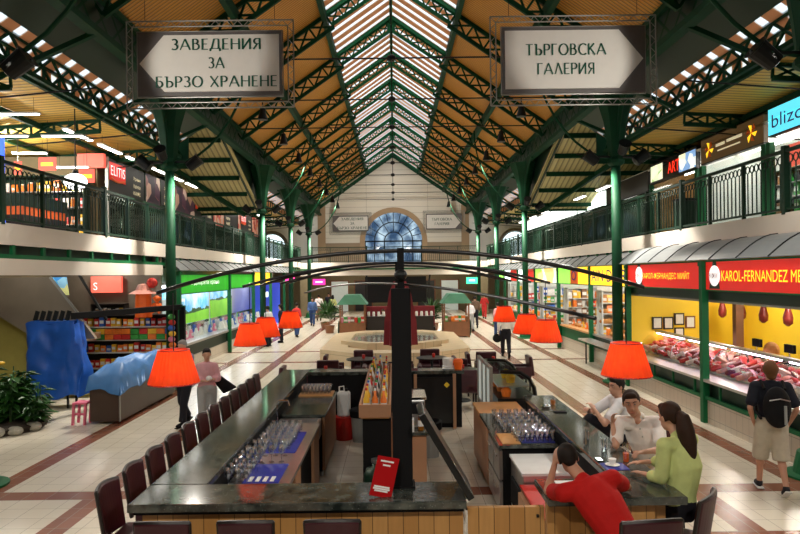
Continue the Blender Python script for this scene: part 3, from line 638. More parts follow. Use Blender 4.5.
# lifted flap
t = thing('counter_flap', 'black granite counter flap raised and leaning left against the post', 'counter flap', (.58, 5.55, 1.12))
a = math.radians(120); d = V((math.cos(a), 0, math.sin(a))); nn = V((math.sin(a), 0, -math.cos(a)))
h0 = V((.60, 5.34, 1.10)); m = MB(); m.prism([h0, h0 + d*.83, h0 + d*.83 + nn*.06, h0 + nn*.06], (0, .48, 0)); m.build('flap_slab', 'black', t, bevel=.01)
m = MB(); m.tube([(.59, 5.36, 1.1), (.59, 5.8, 1.1)], .018, 8); m.build('hinge', 'chrome', t)
# central post and lamp arms
t = thing('lamp_post', 'black square post on the front counter carrying long curved arms', 'lamp post', (.06, 5.72, CT))
MB().box(-.03, .145, 5.64, 5.80, CT, 2.88).build('post', 'blackm', t, bevel=.006); MB().box(.03, .09, 5.69, 5.75, 2.88, 3.24).build('upper_post', 'blackm', t)
MB().box(-.05, .165, 5.62, 5.82, CT, CT+.02).build('base_plate', 'blackm', t)
def arc_arm(p, q, top, r=.02):
    p = V(p); q = V(q); pts = []
    for k in range(25):
        f = k/24; b_ = p.lerp(q, f); b_.z += top*(1-(2*f-1)**2); pts.append(b_)
    return MB().tube(pts, r, 8)
arc_arm((-2.17, 5.85, 2.86), (2.26, 5.80, 2.86), .36, .019).build('curved_arm', 'black', t, smooth=True)
arc_arm((-1.27, 9.1, 2.76), (1.05, 3.35, 2.76), .16, .011).build('curved_arm', 'black', t, smooth=True)
MB().sph((.06, 5.68, 3.0), (.06, .06, .05)).build('clamp', 'iron', t)
for y0, rows in ((9.5, (9.03, 10.3)), (12.3, (12.0, 12.9))):
    t = thing('lamp_post', 'black lamp post behind the bottle shelf' if y0 < 10 else 'black lamp post at the rear bar counter', 'lamp post', (.06, y0, 0))
    MB().box(.02, .10, y0-.04, y0+.04, 0 if y0 < 10 else 0, 3.2).build('post', 'blackm', t); MB().box(-.04, .16, y0-.1, y0+.1, 0, .03).build('base_plate', 'blackm', t)
    for r_ in rows:
        for sx in (-1, 1):
            pts = []
            e = V((sx*2.17+.03, r_, 2.86)); s0 = V((.06, y0, 3.18))
            for k in range(15):
                f = k/14; b_ = s0.lerp(e, f); b_.z = 3.18 - .32*f*f; pts.append(b_)
            MB().tube(pts, .02, 8).build('curved_arm', 'black', t, smooth=True)
# pendant lamps
t = thing('pendant_lamp', 'x', 'lamp')
PZ = 2.04
m = MB(); n = 64; prof = [(.225, 0), (.135, .30)]
vs = []
for r, z in prof:
    for k in range(n): rr = r*(1 + (.025 if k % 2 else 0)); vs.append((rr*math.cos(2*PI*k/n), rr*math.sin(2*PI*k/n), z))
m.add(vs, [(k, (k+1)%n, n+(k+1)%n, n+k) for k in range(n)]); m.build('lamp_shade', 'shade', t)
m = MB(); m.tube([(.225*math.cos(2*PI*k/24), .225*math.sin(2*PI*k/24), 0) for k in range(25)], .007, 5); m.tube([(.137*math.cos(2*PI*k/24), .137*math.sin(2*PI*k/24), .30) for k in range(25)], .006, 5); m.tube([(-.137,0,.3), (.137,0,.3)], .004, 5); m.build('shade_ring', 'redplastic', t)
MB().sph((0, 0, .14), .05).build('bulb', 'bulb', t); MB().tube([(0,0,.18), (0,0,.82)], .006, 5).build('cord', 'black', t)
pl = Proto(t); LAMPS = []
for i, (px, py, d, lb) in enumerate([(174, 379, 5.85, 'large red pleated pendant lamp over the near left end of the bar'), (250, 343, 9.03, 'red pleated pendant lamp, second of four over the left counter'),
        (266, 335, 10.3, 'red pleated pendant lamp, third of four over the left counter, partly behind the second'), (290.5, 326, 12.0, 'red pleated pendant lamp farthest along the left counter'),
        (626.5, 378, 5.97, 'large red pleated pendant lamp above the seated people at the near right end'), (546, 343, 9.03, 'red pleated pendant lamp, second of four over the right counter'),
        (527, 334, 10.3, 'red pleated pendant lamp, third of four over the right counter, half behind the second'), (504.5, 322, 12.9, 'red pleated pendant lamp farthest along the right counter')]):
    p = P(px, py-2, d); sgn = -1 if p.x < 0 else 1
    x = sgn*2.04 if i not in (0, 4) else p.x
    pl.put((p.x, d, PZ), 0, lb, 'red pendant lamps', 1.0); LAMPS.append((p.x, d, PZ+.08))

# chairs
t = thing('bar_chair', 'x', 'chair')     # seat faces +y, back at -y
MB().box(-.21, .21, -.2, .2, .66, .76).build('seat', 'leather', t, bevel=.03, seg=3)
def backfn(u, v):
    x = (u-.5)*.43; c = 1-(2*u-1)**2; z = .72 + .48*v
    return (x*(1+.06*v), -.20 - .07*v - .045*c, z + .02*c*v)
m = MB(); m.grid(backfn, 10, 8, (0, -.05, 0)); m.build('backrest', 'leather', t, smooth=False, bevel=.012)
m = MB(); pts = [backfn(0, v/6) for v in range(7)] + [backfn(u/8, 1) for u in range(9)] + [backfn(1, 1-v/6) for v in range(7)]; m.tube([V(p)+V((0,-.025,0)) for p in pts], .018, 6); m.build('back_piping', 'wenge', t)
for x in (-.18, .18):
    for y in (-.17, .17):
        m = MB(); m.bar((x, y, .67), (x*1.12, y*1.2, 0), .045, .045, up=(0,1,0)); m.build('leg', 'wenge', t)
m = MB(); m.bar((-.19, .19, .28), (.19, .19, .28), .03, .03); m.build('foot_rail', 'wenge', t)
CH = Proto(t)
for i in range(12):
    CH.put((-2.37, 5.86+.575*i, 0), -PI/2, 'burgundy leather bar chair along the left counter, %s counted from the near corner' % orn(i), 'burgundy bar chairs', (.93, .95, .925))
for i, (x, w_) in enumerate(((-1.72, 'first'), (-1.11, 'second'), (-.475, 'third'))):
    CH.put((x, 4.98, 0), 0, 'burgundy bar chair seen from behind at the bar front, %s from the left' % w_, 'burgundy bar chairs', (.88, 1, 1))
CH.put((1.80, 4.90, 0), .12, 'burgundy bar chair behind the person in the red shirt', 'burgundy bar chairs')
CH.put((2.43, 5.67, 0), .88, 'burgundy bar chair under the woman in the lime green blouse', 'burgundy bar chairs', (1, 1, .9))
CH.put((2.80, 7.12, 0), PI/2+.25, 'burgundy bar chair under the man in the open cream shirt', 'burgundy bar chairs')
CH.put((2.95, 8.4, 0), PI/2, 'burgundy bar chair under the man in the white T-shirt', 'burgundy bar chairs', (1, 1, .78))

# left working counter
t = thing('work_counter', 'steel topped work counter with sink inside the left side of the bar', 'counter', (-1.4, 7.5, 0))
MB().box(-1.71, -1.08, 5.84, 9.1, .86, .90).build('worktop', 'steel', t); MB().box(-1.70, -1.14, 5.84, 9.05, .06, .86).build('cabinet_body', 'blackm', t)
MB().box(-1.13, -1.09, 8.5, 9.05, .04, .86).build('side_panel', 'beech', t); MB().box(-1.13, -1.09, 6.9, 7.3, .04, .86).build('side_panel', 'beech', t); MB().box(-1.70, -1.14, 9.05, 9.1, .06, .86).build('end_panel', 'beech', t)
m = MB(); m.tube([(-1.65, 8.9, .9), (-1.65, 8.9, 1.22), (-1.62, 8.9, 1.27), (-1.5, 8.9, 1.27), (-1.48, 8.9, 1.2)], .014, 8); m.build('tap', 'chrome', t)
MB().box(-1.5, -1.15, 7.35, 7.4, .5, .55).build('handle', 'chrome', t)
t = thing('work_counter', 'grey granite topped counter with beech side panel further back on the left inside the bar', 'counter', (-1.4, 10.3, 0))
MB().box(-1.71, -1.05, 9.5, 11.4, .9, .94).build('worktop', 'granite', t); MB().box(-1.70, -1.1, 9.55, 11.35, .08, .9).build('cabinet_body', 'blackm', t); MB().box(-1.1, -1.06, 9.55, 11.35, .1, .9).build('side_panel', 'beech', t)
for y in (9.6, 11.3): MB().lathe([(.03, 0), (.03, .08)], (-1.12, y, 0), 8).build('foot', 'steel', t)
t = thing('corner_sink', 'steel sink basin set between the two left work counters', 'sink', (-1.4, 9.3, 0))
m = MB(); m.box(-1.7, -1.1, 9.12, 9.16, .7, .9).box(-1.7, -1.1, 9.42, 9.46, .7, .9).box(-1.7, -1.66, 9.16, 9.42, .7, .9).box(-1.14, -1.1, 9.16, 9.42, .7, .9).box(-1.7, -1.1, 9.12, 9.46, .66, .7); m.build('basin', 'steel', t)
MB().box(-1.65, -1.15, 9.2, 9.4, 0, .66).build('pedestal', 'blackm', t)
# right working counter
t = thing('work_counter', 'granite topped work counter with beech doors inside the right side of the bar', 'counter', (1.6, 9, 0))
MB().box(1.25, 1.96, 7.75, 9.55, .88, .92).build('worktop', 'granite', t); MB().box(1.25, 1.96, 9.55, 10.4, .88, .92).build('wooden_worktop', 'pineplain', t); MB().box(1.30, 1.95, 7.8, 10.35, .06, .88).build('cabinet_body', 'blackm', t)
for y in (7.82, 8.3): 
    for z in (.1, .48): o = MB().box(1.26, 1.30, y, y+.44, z, z+.35).build('drawer', 'steel', t); MB().box(1.235, 1.26, y+.1, y+.34, z+.26, z+.28).build('handle', 'chrome', o)
MB().box(1.26, 1.30, 8.8, 10.35, .1, .87).build('door', 'beech', t)
t = thing('glass_washer', 'low stainless glass washer under the right counter with a pale lid', 'appliance', (1.68, 6.9, 0))
MB().box(1.38, 1.96, 6.95, 7.7, .08, .80).build('cabinet_body', 'steel', t); MB().box(1.36, 1.97, 6.93, 7.7, .80, .83).build('lid', 'whiteplastic', t); MB().box(1.355, 1.38, 7.0, 7.6, .3, .6).build('door', 'blackm', t)
t = thing('shelf_cabinet', 'low cabinet with bright red top and pine end behind the pine gate', 'cabinet', (1.68, 6.3, 0))
MB().box(1.34, 1.96, 5.95, 6.9, .06, .70).build('cabinet_body', 'walnut', t); MB().box(1.33, 1.97, 5.94, 6.91, .70, .72).build('top', 'redplastic', t); MB().box(1.30, 1.34, 6.1, 6.85, .1, .66).build('door', 'beech', t)

# drinking glasses
def glass_proto():
    t = thing('drinking_glass', 'x', 'glass'); MB().lathe([(.024, 0), (.026, .01), (.036, .13), (.033, .13), (.022, .015)], n=12, caps=False).build('bowl', 'glass', t, smooth=True); MB().lathe([(.025, 0), (.025, .008)], n=12).build('base', 'glass', t); return Proto(t)
def stem_proto():
    t = thing('wine_glass', 'x', 'glass'); MB().lathe([(.006, .075), (.03, .10), (.038, .14), (.03, .19), (.028, .19), (.036, .14), (.004, .085)], n=12, caps=False).build('bowl', 'glass', t, smooth=True)
    MB().lathe([(.033, 0), (.03, .004), (.004, .01), (.004, .08)], n=10).build('stem', 'glass', t); return Proto(t)
GL = glass_proto(); WG = stem_proto()
def glasses(pr_, kind, x0, x1, y0, y1, z, nx, ny, where, grp):
    k = 0
    for j in range(ny):
        for i in range(nx):
            pr_.put((x0+(x1-x0)*i/max(1, nx-1)+random.uniform(-.008,.008), y0+(y1-y0)*j/max(1, ny-1)+random.uniform(-.008,.008), z), 0, '%s %s, %s row, %s along' % (kind, where, orn(j), orn(i)), grp); k += 1
def mat_(x0, x1, y0, y1, z, m, lb):
    o = MB().box(x0, x1, y0, y1, z, z+.008).build('bar_mat', m); tag(o, lb, 'bar mat'); return o
mat_(-1.57, -1.2, 6.5, 7.15, .90, 'blue', 'royal blue rubber mat nearest on the left work counter'); mat_(-1.58, -1.2, 7.6, 8.6, .90, 'blue', 'royal blue rubber mat under the second batch of glasses on the left')
for i in range(4):
    o = MB().box(-1.52+.075*i, -1.48+.075*i, 6.53, 6.68, .908, .915).build('folded_napkin', 'paper'); tag(o, 'small white folded napkin on near blue mat, %s from the left' % orn(i), 'napkin', 'napkins on the near blue mat')
glasses(WG, 'stemmed glass', -1.68, -1.5, 6.4, 7.2, .90, 3, 6, 'beside the near blue mat', 'wine glasses left')
glasses(GL, 'tumbler', -1.66, -1.3, 7.75, 8.7, .908, 5, 7, 'around the second left blue mat', 'tumblers left')
glasses(WG, 'stemmed glass', -1.66, -1.30, 7.25, 7.5, .90, 4, 2, 'between the two blue mats', 'wine glasses middle left')
glasses(GL, 'tumbler', -1.6, -1.15, 11.1, 11.32, .965, 8, 3, 'on the orange tray at back left', 'tumblers back left')
o = MB().box(-1.66, -1.08, 10.95, 11.38, .94, .96).build('wooden_tray', 'pineplain'); tag(o, 'orange wooden tray of glasses on the back left counter', 'tray')
mat_(1.55, 1.95, 7.85, 8.3, .92, 'blue', 'royal blue mat under glasses on the right work counter')
glasses(GL, 'tumbler', 1.5, 1.93, 7.9, 8.22, .93, 8, 3, 'on the right hand blue mat', 'tumblers right near')
glasses(GL, 'tumbler', 1.42, 1.93, 8.35, 9.2, .92, 6, 5, 'crowded behind the right hand blue mat', 'tumblers right')
o = MB().box(1.3, 1.52, 7.8, 8.3, .92, .93).build('lamp_reflection_slab', 'pineplain'); tag(o, 'orange slab imitating a lamp reflection on the near end of the right work counter', 'board')  # orange slab added in place of the lamp's reflection on the worktop
# goods on counters
t = thing('menu_card', 'red menu card with white print propped on the front counter beside the post', 'menu', (-.10, 5.45, CT))
u = V((.16, 0, -.03)).normalized(); w2 = V((.09, .18, .34)).normalized(); b0 = V((-.235, 5.42, CT+.02)); m = MB(); m.prism([b0, b0+u*.19, b0+u*.19+w2*.34, b0+w2*.34], u.cross(w2)*-.004); m.build('card', mat('menu_red', (.42, .006, .008), .8, spec=.1), t)
for k, (fw, fz) in enumerate(((.6, .86), (.35, .76), (.7, .22), (.75, .17), (.6, .12))):
    m = MB(); cc = b0 + u*(.19*.5-.1*fw) + w2*(.34*fz); m.prism([cc, cc+u*.19*fw, cc+u*.19*fw+w2*.014, cc+w2*.014], u.cross(w2)*.003); m.build('print_line', 'paper', t)
MB().bar(b0+u*.1+w2*.3, b0+V((.12, .18, -.01)), .01, .01).build('stand', 'steel', t)
def bottle_proto():
    t = thing('bottle', 'x', 'bottle'); MB().lathe([(.035, 0), (.037, .02), (.037, .18), (.016, .23), (.013, .29)], n=12).build('body', 'c_green', t, smooth=True); MB().lathe([(.0375, .06), (.0375, .14)], n=12, caps=False).build('label_band', 'paper', t); MB().lathe([(.015, .285), (.015, .31)], n=10).build('cap', 'c_red', t); return t
BT = {}
def bottle(loc, mname, capname, label, grp=None, sc=1):
    key = (mname, capname)
    if key not in BT:
        t = bottle_proto(); ch = kids(t); 
        for c_ in ch:
            if c_.name.startswith('body'): c_.data.materials[0] = M[mname]
            if c_.name.startswith('cap'): c_.data.materials[0] = M[capname]
        BT[key] = Proto(t)
    return BT[key].put(loc, 0, label, grp, sc)
M['amberglass'] = mat('amber_bottle_glass', (.25, .09, .01), .1); M['greenglass'] = mat('green_bottle_glass', (.01, .10, .03), .1); M['clearglass'] = mat('clear_bottle_glass', (.45, .55, .6), .08)
# bottle island
t = thing('bottle_island', 'narrow black bar island topped with a light wooden bottle tray, left of the post', 'bar island', (-.2, 9.6, 0))
MB().box(-.42, -.06, 8.1, 11.6, .04, 1.18).build('cabinet_body', 'blackm', t)
m = MB(); m.box(-.46, -.06, 8.0, 8.03, 1.22, 1.38); m.box(-.46, -.44, 8.03, 11.7, 1.22, 1.38); m.box(-.08, -.06, 8.03, 11.7, 1.22, 1.38); m.box(-.46, -.06, 11.7, 11.73, 1.22, 1.38); m.build('tray_side', 'beech', t)
MB().box(-.44, -.08, 8.03, 11.7, 1.2, 1.23).build('tray_base', 'pineplain', t); MB().box(-.06, .0, 8.1, 8.6, 0, 1.15).build('end_post', 'walnut', t)
MB().box(.0, .4, 8.4, 8.45, 0, .9).build('end_panel', 'beech', t); MB().box(.0, .4, 8.45, 11.6, .04, .9).build('right_cabinet', 'walnut', t); MB().box(-.02, .45, 8.35, 11.6, .9, .94).build('right_worktop', 'granite', t)
cols = [('greenglass', 'c_red'), ('amberglass', 'c_yellow'), ('clearglass', 'c_blue'), ('c_yellow', 'c_red'), ('c_black', 'c_red'), ('c_red', 'c_white'), ('c_white', 'c_green'), ('c_orange', 'c_white')]
nmn = {'greenglass': 'green glass', 'amberglass': 'amber glass', 'clearglass': 'clear glass', 'c_yellow': 'yellow', 'c_black': 'black', 'c_red': 'red', 'c_white': 'white', 'c_orange': 'orange'}
for j in range(11):
    for i in range(3):
        c_ = random.choice(cols); bottle((-.37+.11*i, 8.14+.33*j, 1.23), c_[0], c_[1], '%s bottle in the wooden tray, row %s from the front, %s in the row' % (nmn[c_[0]], orn(j), orn(i)), 'bottles in the tray', 1.0+.12*random.random())
t = thing('drinks_keg', 'dark green beer keg standing in the open end of the island', 'keg', (-.25, 7.85, 0))
MB().lathe([(.12, 0), (.15, .05), (.15, .55), (.12, .62), (.05, .64), (.05, .7)], (-.25, 7.88, 0), 18).build('body', 'gal_green', t, smooth=True); MB().lathe([(.06, .70), (.06, .74)], (-.25, 7.88, 0), 12).build('valve', 'steel', t)
t = thing('coffee_machine', 'steel espresso machine with cups on the island right of the post', 'coffee machine', (.25, 9.2, .94))
MB().box(.05, .40, 8.7, 9.3, .94, 1.30).build('body', 'steel', t, bevel=.02); MB().box(.1, .38, 8.64, 8.7, 1.12, 1.26).build('group_head', 'blackm', t); MB().box(.08, .38, 8.55, 8.7, .94, .97).build('drip_tray', 'chrome', t); MB().box(.02, .42, 8.7, 9.3, 1.30, 1.33).build('cup_rail', 'chrome', t)
t = thing('cup_box', 'white paper cup box with black print standing on the right island worktop', 'box', (.2, 8.4, .94)); MB().box(.06, .24, 8.38, 8.52, .94, 1.10).build('carton', 'paper', t); MB().box(.09, .21, 8.375, 8.38, 1.0, 1.03).build('print', 'blackm', t)
bottle((.13, 8.46, 1.10), 'c_blue', 'c_white', 'blue bottle standing on the white cup box'); bottle((.33, 8.46, .94), 'amberglass', 'c_white', 'amber bottle next to the white cup box')
# bins, cans
def bin_(x, y, lb, m='greyplastic', bag=True, h=.55, r=.2):
    t = thing('waste_bin', lb, 'bin', (x, y, 0)); MB().lathe([(r*.8, 0), (r, h), (r*1.04, h), (r*1.04, h-.03), (r*.96, h-.03)], (x, y, 0), 20).build('bucket', m, t, smooth=False)
    if bag:
        m_ = MB(); m_.lathe([(r*1.06, h-.1), (r*1.1, h+.02), (r*.9, h+.04), (r*.5, h-.02)], (x, y, 0), 14); m_.build('bin_bag', 'blackm', t)
bin_(.55, 10.6, 'grey waste bin with black bag right of the island'); bin_(-.62, 11.6, 'grey waste bin left of the bottle island near the rear counter')
t = thing('waste_bin', 'red bucket with white rim under the jerry can at the back left', 'bucket', (-.95, 11.7, 0)); MB().lathe([(.15, 0), (.19, .42), (.2, .42)], (-.95, 11.75, 0), 18).build('bucket', 'redplastic', t)
t = thing('jerry_can', 'white plastic jerry can resting on the red bucket', 'canister', (-.95, 11.75, .42)); MB().box(-1.07, -.83, 11.65, 11.85, .42, .88).build('body', 'whiteplastic', t, bevel=.05, seg=3); MB().lathe([(.03, .88), (.03, .93)], (-.9, 11.75, 0), 10).build('cap', 'blackm', t)
m = MB(); m.tube([(-1.03, 11.75, .86), (-1.03, 11.75, .96), (-.95, 11.75, .97), (-.94, 11.75, .88)], .015, 6); m.build('handle', 'whiteplastic', t)
o = MB().box(-.62, -.45, 7.9, 8.0, 0, .012).build('floor_drain', 'iron'); tag(o, 'small dark drain grate in the tiled floor inside the bar', 'drain')
t = thing('service_door', 'black swing door with small yellow sticker in the rear bar counter', 'door', (.8, 12.5, 0)); MB().box(.42, 1.12, 12.46, 12.5, .1, 1.0).build('leaf', 'black', t); MB().box(.36, .42, 12.44, 12.52, 0, 1.06).build('jamb', 'beech', t); MB().box(1.12, 1.18, 12.44, 12.52, 0, 1.06).build('jamb', 'beech', t); MB().cbox((1.0, 12.45, .85), (.08, .01, .08), Matrix.Rotation(.8, 3, 'Y')).build('sticker', 'yellow', t)
# glass door fridge and display case on the far right
t = thing('display_fridge', 'black refrigerated display with curved glass top behind the right work counter', 'display case', (1.8, 11.5, 0))
MB().box(1.68, 2.32, 10.5, 12.0, 0, .95).build('cabinet_body', 'black', t); 
cv = [(2.30, .95), (2.28, 1.12), (2.2, 1.27), (2.05, 1.37), (1.72, 1.39)]
m = MB(); m.tube([(x, 10.52, z) for x, z in cv], .035, 6); m.build('curved_frame', 'black', t); m = MB(); m.tube([(x, 11.98, z) for x, z in cv], .035, 6); m.build('curved_frame', 'black', t)
m = MB()
for (xa, za), (xb, zb) in zip(cv, cv[1:]): m.quad((xa, 10.52, za), (xb, 10.52, zb), (xb, 11.98, zb), (xa, 11.98, za))
m.build('curved_glass', 'darkpane', t); MB().box(1.7, 2.22, 10.6, 11.9, 1.12, 1.14).build('shelf', 'steel', t)
for k in range(5):
    o = MB().lathe([(.07, 0), (.09, .1), (.03, .16)], (1.85+.12*(k % 2), 10.7+.24*k, 1.14 if k % 2 else .95), 12).build('pastry_jar', 'c_yellow' if k % 2 else 'c_orange'); tag(o, '%s jar inside the curved glass display, %s from the front' % ('yellow' if k % 2 else 'orange', orn(k)), 'jar', 'jars in the curved display')
t = thing('glass_panel_door', 'silver framed glass door standing open beside the curved display', 'glass door', (1.4, 10.6, .5))
for z0, z1, y0, y1 in ((.65, .7, 10.5, 12.1), (1.42, 1.47, 10.5, 12.1), (.7, 1.42, 10.5, 10.56), (.7, 1.42, 12.04, 12.1), (.7, 1.42, 11.0, 11.04), (.7, 1.42, 11.5, 11.54)): MB().box(1.55, 1.60, y0, y1, z0, z1).build('frame_bar', 'alu', t)
MB().box(1.572, 1.578, 10.56, 12.04, .7, 1.42).build('glass', 'frost', t); MB().box(1.55, 1.66, 10.5, 12.1, .0, .65).build('plinth', 'black', t)
t = thing('cup_stack', 'stack of white saucers and cups on the rear worktop', 'cup', (1.0, 12.7, CT)); MB().lathe([(.1, CT), (.12, CT+.02), (.1, CT+.04), (.12, CT+.06), (.1, CT+.08), (.11, CT+.22)], (1.05, 12.7, 0), 14).build('stack', 'paper', t)
t = thing('cup_stack', 'orange pot between white cups on the rear worktop', 'pot', (1.25, 12.7, CT)); MB().lathe([(.07, CT), (.1, CT+.15), (.08, CT+.2)], (1.25, 12.7, 0), 14).build('pot', 'orange', t)
MB().lathe([(.09, CT), (.09, CT+.14)], (.85, 12.7, 0), 14)
# things on right counter
def on_counter(px, py, d): p = P(px, py, d); return p
t = thing('ashtray', 'round glass ashtray at the far end of the right counter', 'ashtray', (2.1, 8.9, CT)); MB().lathe([(.05, CT), (.07, CT+.03), (.055, CT+.03), (.04, CT+.01)], (2.1, 8.95, 0), 16).build('dish', 'chrome', t)
t = thing('whisky_glass', 'amber drink in a tumbler at the far end of right counter', 'glass', (2.22, 9.1, CT)); MB().lathe([(.035, CT+.004), (.038, CT+.1), (.034, CT+.1)], (2.25, 9.15, 0), 14, caps=False).build('glass_wall', 'glass', t); MB().lathe([(.032, CT+.005), (.034, CT+.06)], (2.25, 9.15, 0), 14).build('drink', 'beer', t)
o = MB().box(2.14, 2.30, 8.6, 8.68, CT, CT+.012).build('lighter_case', 'blackm'); tag(o, 'black phone lying near the ashtray on the right counter', 'phone')
for k, (x, y, lb, drink) in enumerate(((2.13, 6.55, 'tall clear beer glass beside the orange drink', None), (2.28, 6.35, 'glass of orange juice in front of the man in the cream shirt', 'orange'), (2.05, 6.9, 'tall empty glass nearest to the man in the white T-shirt', None))):
    t = thing('tall_glass', lb, 'glass', (x, y, CT)); MB().lathe([(.028, CT+.002), (.036, CT+.18), (.033, CT+.18)], (x, y, 0), 14, caps=False).build('glass_wall', 'glass', t); MB().lathe([(.026, CT+.003), (.03, CT+.085)], (x, y, 0), 14).build('drink', drink or 'glass', t)
t = thing('coffee_cup', 'white coffee cup on a saucer with a blue napkin under it on the right counter', 'cup', (2.12, 6.25, CT)); MB().box(2.0, 2.22, 6.08, 6.3, CT, CT+.006).build('napkin', 'blue', t); MB().lathe([(.04, CT+.006), (.07, CT+.015), (.03, CT+.015)], (2.1, 6.22, 0), 16).build('saucer', 'paper', t); MB().lathe([(.025, CT+.015), (.038, CT+.07), (.034, CT+.07)], (2.1, 6.22, 0), 14).build('cup', 'paper', t)
t = thing('mobile_phone', 'small phone with glowing blue white screen on the right counter edge', 'phone', (1.98, 6.4, CT)); MB().box(2.0, 2.06, 6.35, 6.47, CT, CT+.012).build('case', 'blackm', t); MB().box(2.005, 2.055, 6.36, 6.46, CT+.012, CT+.014).build('screen', 'whitesign', t)
t = thing('newspaper', 'open white magazine with blue print under the red shirted person', 'magazine', (1.62, 5.62, CT)); MB().box(1.42, 1.64, 5.5, 5.78, CT, CT+.006).build('page', 'paper', t); MB().box(1.645, 1.86, 5.5, 5.78, CT, CT+.006).build('page', 'paper', t); MB().box(1.66, 1.8, 5.55, 5.7, CT+.006, CT+.008).build('picture', 'c_blue', t)
# seating behind the bar
t = thing('cafe_armchair', 'x', 'chair')
MB().box(-.27, .27, -.24, .24, .34, .46).build('seat', 'leather', t, bevel=.04); MB().cbox((0, -.27, .62), (.56, .1, .5), Matrix.Rotation(-.12, 3, 'X').to_3x3()).build('backrest', 'leather', t, bevel=.03)
for x in (-.29, .29): MB().box(x-.04, x+.04, -.25, .22, .3, .62).build('arm', 'leather', t, bevel=.02)
for x in (-.24, .24):
    for y in (-.22, .22): MB().box(x-.02, x+.02, y-.02, y+.02, 0, .34).build('leg', 'wenge', t)
AC = Proto(t)
t = thing('cafe_table', 'x', 'table'); MB().lathe([(.42, .72), (.42, .75)], n=24).build('table_top', 'black', t); MB().tube([(0,0,.02), (0,0,.72)], .035, 8).build('pedestal', 'iron', t); MB().lathe([(.25, 0), (.22, .03)], n=18).build('base', 'iron', t)
TB = Proto(t)
for ti, (x, y) in enumerate(((-1.7, 15.2), (-.9, 17.3), (1.55, 15.2), (1.0, 17.4), (2.5, 16.6))):
    nm = ['near left', 'far left', 'near right', 'far middle', 'far right'][ti]
    TB.put((x, y, 0), 0, 'round black cafe table, %s one between bar and fountain' % nm, 'round cafe tables')
    for j, a in enumerate((0, PI/2, PI, -PI/2)):
        if ti in (1, 3) and j == 0: continue
        AC.put((x + math.sin(a)*.72, y - math.cos(a)*.72, 0), a, 'burgundy armchair on the %s side of the %s cafe table' % (['near', 'right', 'far', 'left'][j], nm), 'cafe armchairs')
    o = MB().lathe([(.03, .75), (.045, .80), (.04, .86)], (x+.05, y, 0), 10).build('candle_holder', 'redplastic'); tag(o, 'small red candle holder on the %s cafe table' % nm, 'candle')
# ------------------------------------------------------------------ goods
GOODS = {}
def goods(kind, col, loc, label, grp, sc=1, rz=0):
    key = (kind, col)
    if key not in GOODS:
        t = thing({'jar': 'jar', 'carton': 'carton', 'packet': 'packet', 'loaf': 'bread_loaf'}[kind], 'x', {'jar': 'jar', 'carton': 'carton', 'packet': 'packet', 'loaf': 'bread'}[kind])
        m = 'c_' + col if 'c_' + col in M else col
        if kind == 'jar':
            MB().lathe([(.05, 0), (.055, .02), (.055, .14), (.04, .17)], n=10).build('body', m, t); MB().lathe([(.045, .165), (.045, .19)], n=10).build('lid', 'c_white', t)
        elif kind == 'carton':
            MB().box(-.06, .06, -.045, .045, 0, .22).build('body', m, t); MB().box(-.05, .05, -.048, .048, .07, .15).build('label_band', 'paper', t)
        elif kind == 'packet':
            MB().add([(-.08,-.04,0),(.08,-.04,0),(.08,.04,0),(-.08,.04,0),(-.07,-.005,.18),(.07,-.005,.18),(.07,.005,.18),(-.07,.005,.18)], [(0,3,2,1),(4,5,6,7),(0,1,5,4),(1,2,6,5),(2,3,7,6),(3,0,4,7)]).build('body', m, t); MB().box(-.05, .05, -.035, .035, .04, .1).build('label_band', 'c_white', t)
        else:
            MB().sph((0, 0, .05), (.13, .07, .06), 12, 8).build('loaf', 'bread', t, smooth=True)
        GOODS[key] = Proto(t)
    return GOODS[key].put(loc, rz, label, grp, sc)
def shelfunit(name_lab, p0, along, n_sh, w, h, dep, frame, cols, kinds, facing, tag_, per=10, backm=None, zs=None, sc=1):
    """p0 floor corner; along unit vector; facing unit vector towards the viewer"""
    p0 = V(p0); al = V(along); fc = V(facing); t = thing('shelf_unit', name_lab, 'shelves', tuple(p0 + al*w/2))
    def bx(a0, a1, f0, f1, z0, z1):
        m = MB(); q = [p0 + al*a + fc*f for a, f in ((a0, f0), (a1, f0), (a1, f1), (a0, f1))]
        return m.prism([(v.x, v.y, z0+p0.z) for v in q], (0, 0, z1-z0))
    bx(0, w, -.02, 0, 0, h).build('back_panel', backm or frame, t)
    for a in (0, w-.04): bx(a, a+.04, 0, dep, 0, h).build('side_panel', frame, t)
    for j in range(n_sh):
        z = .1 + j*(h-.1)/n_sh if zs is None else zs[j]
        bx(.04, w-.04, 0, dep, z-.03, z).build('shelf', 'whiteplastic' if frame != 'gal_green' else 'steel', t)
        for i in range(per):
            c_ = random.choice(cols); k_ = random.choice(kinds); a = .12 + (w-.24)*i/max(1, per-1)
            v = p0 + al*(a+random.uniform(-.02, .02)) + fc*(dep*.62)
            goods(k_, c_, (v.x, v.y, z+p0.z+.001), '%s %s %s, %s shelf up, %s along' % (c_ if not c_.startswith('c_') else c_[2:], {'loaf': 'loaf'}.get(k_, k_), tag_, orn(j), orn(i)), 'goods ' + tag_, sc*random.uniform(.9, 1.2), math.atan2(al.y, al.x))
    bx(0, w, 0, dep, h-.03, h).build('top_panel', frame, t)
    return t

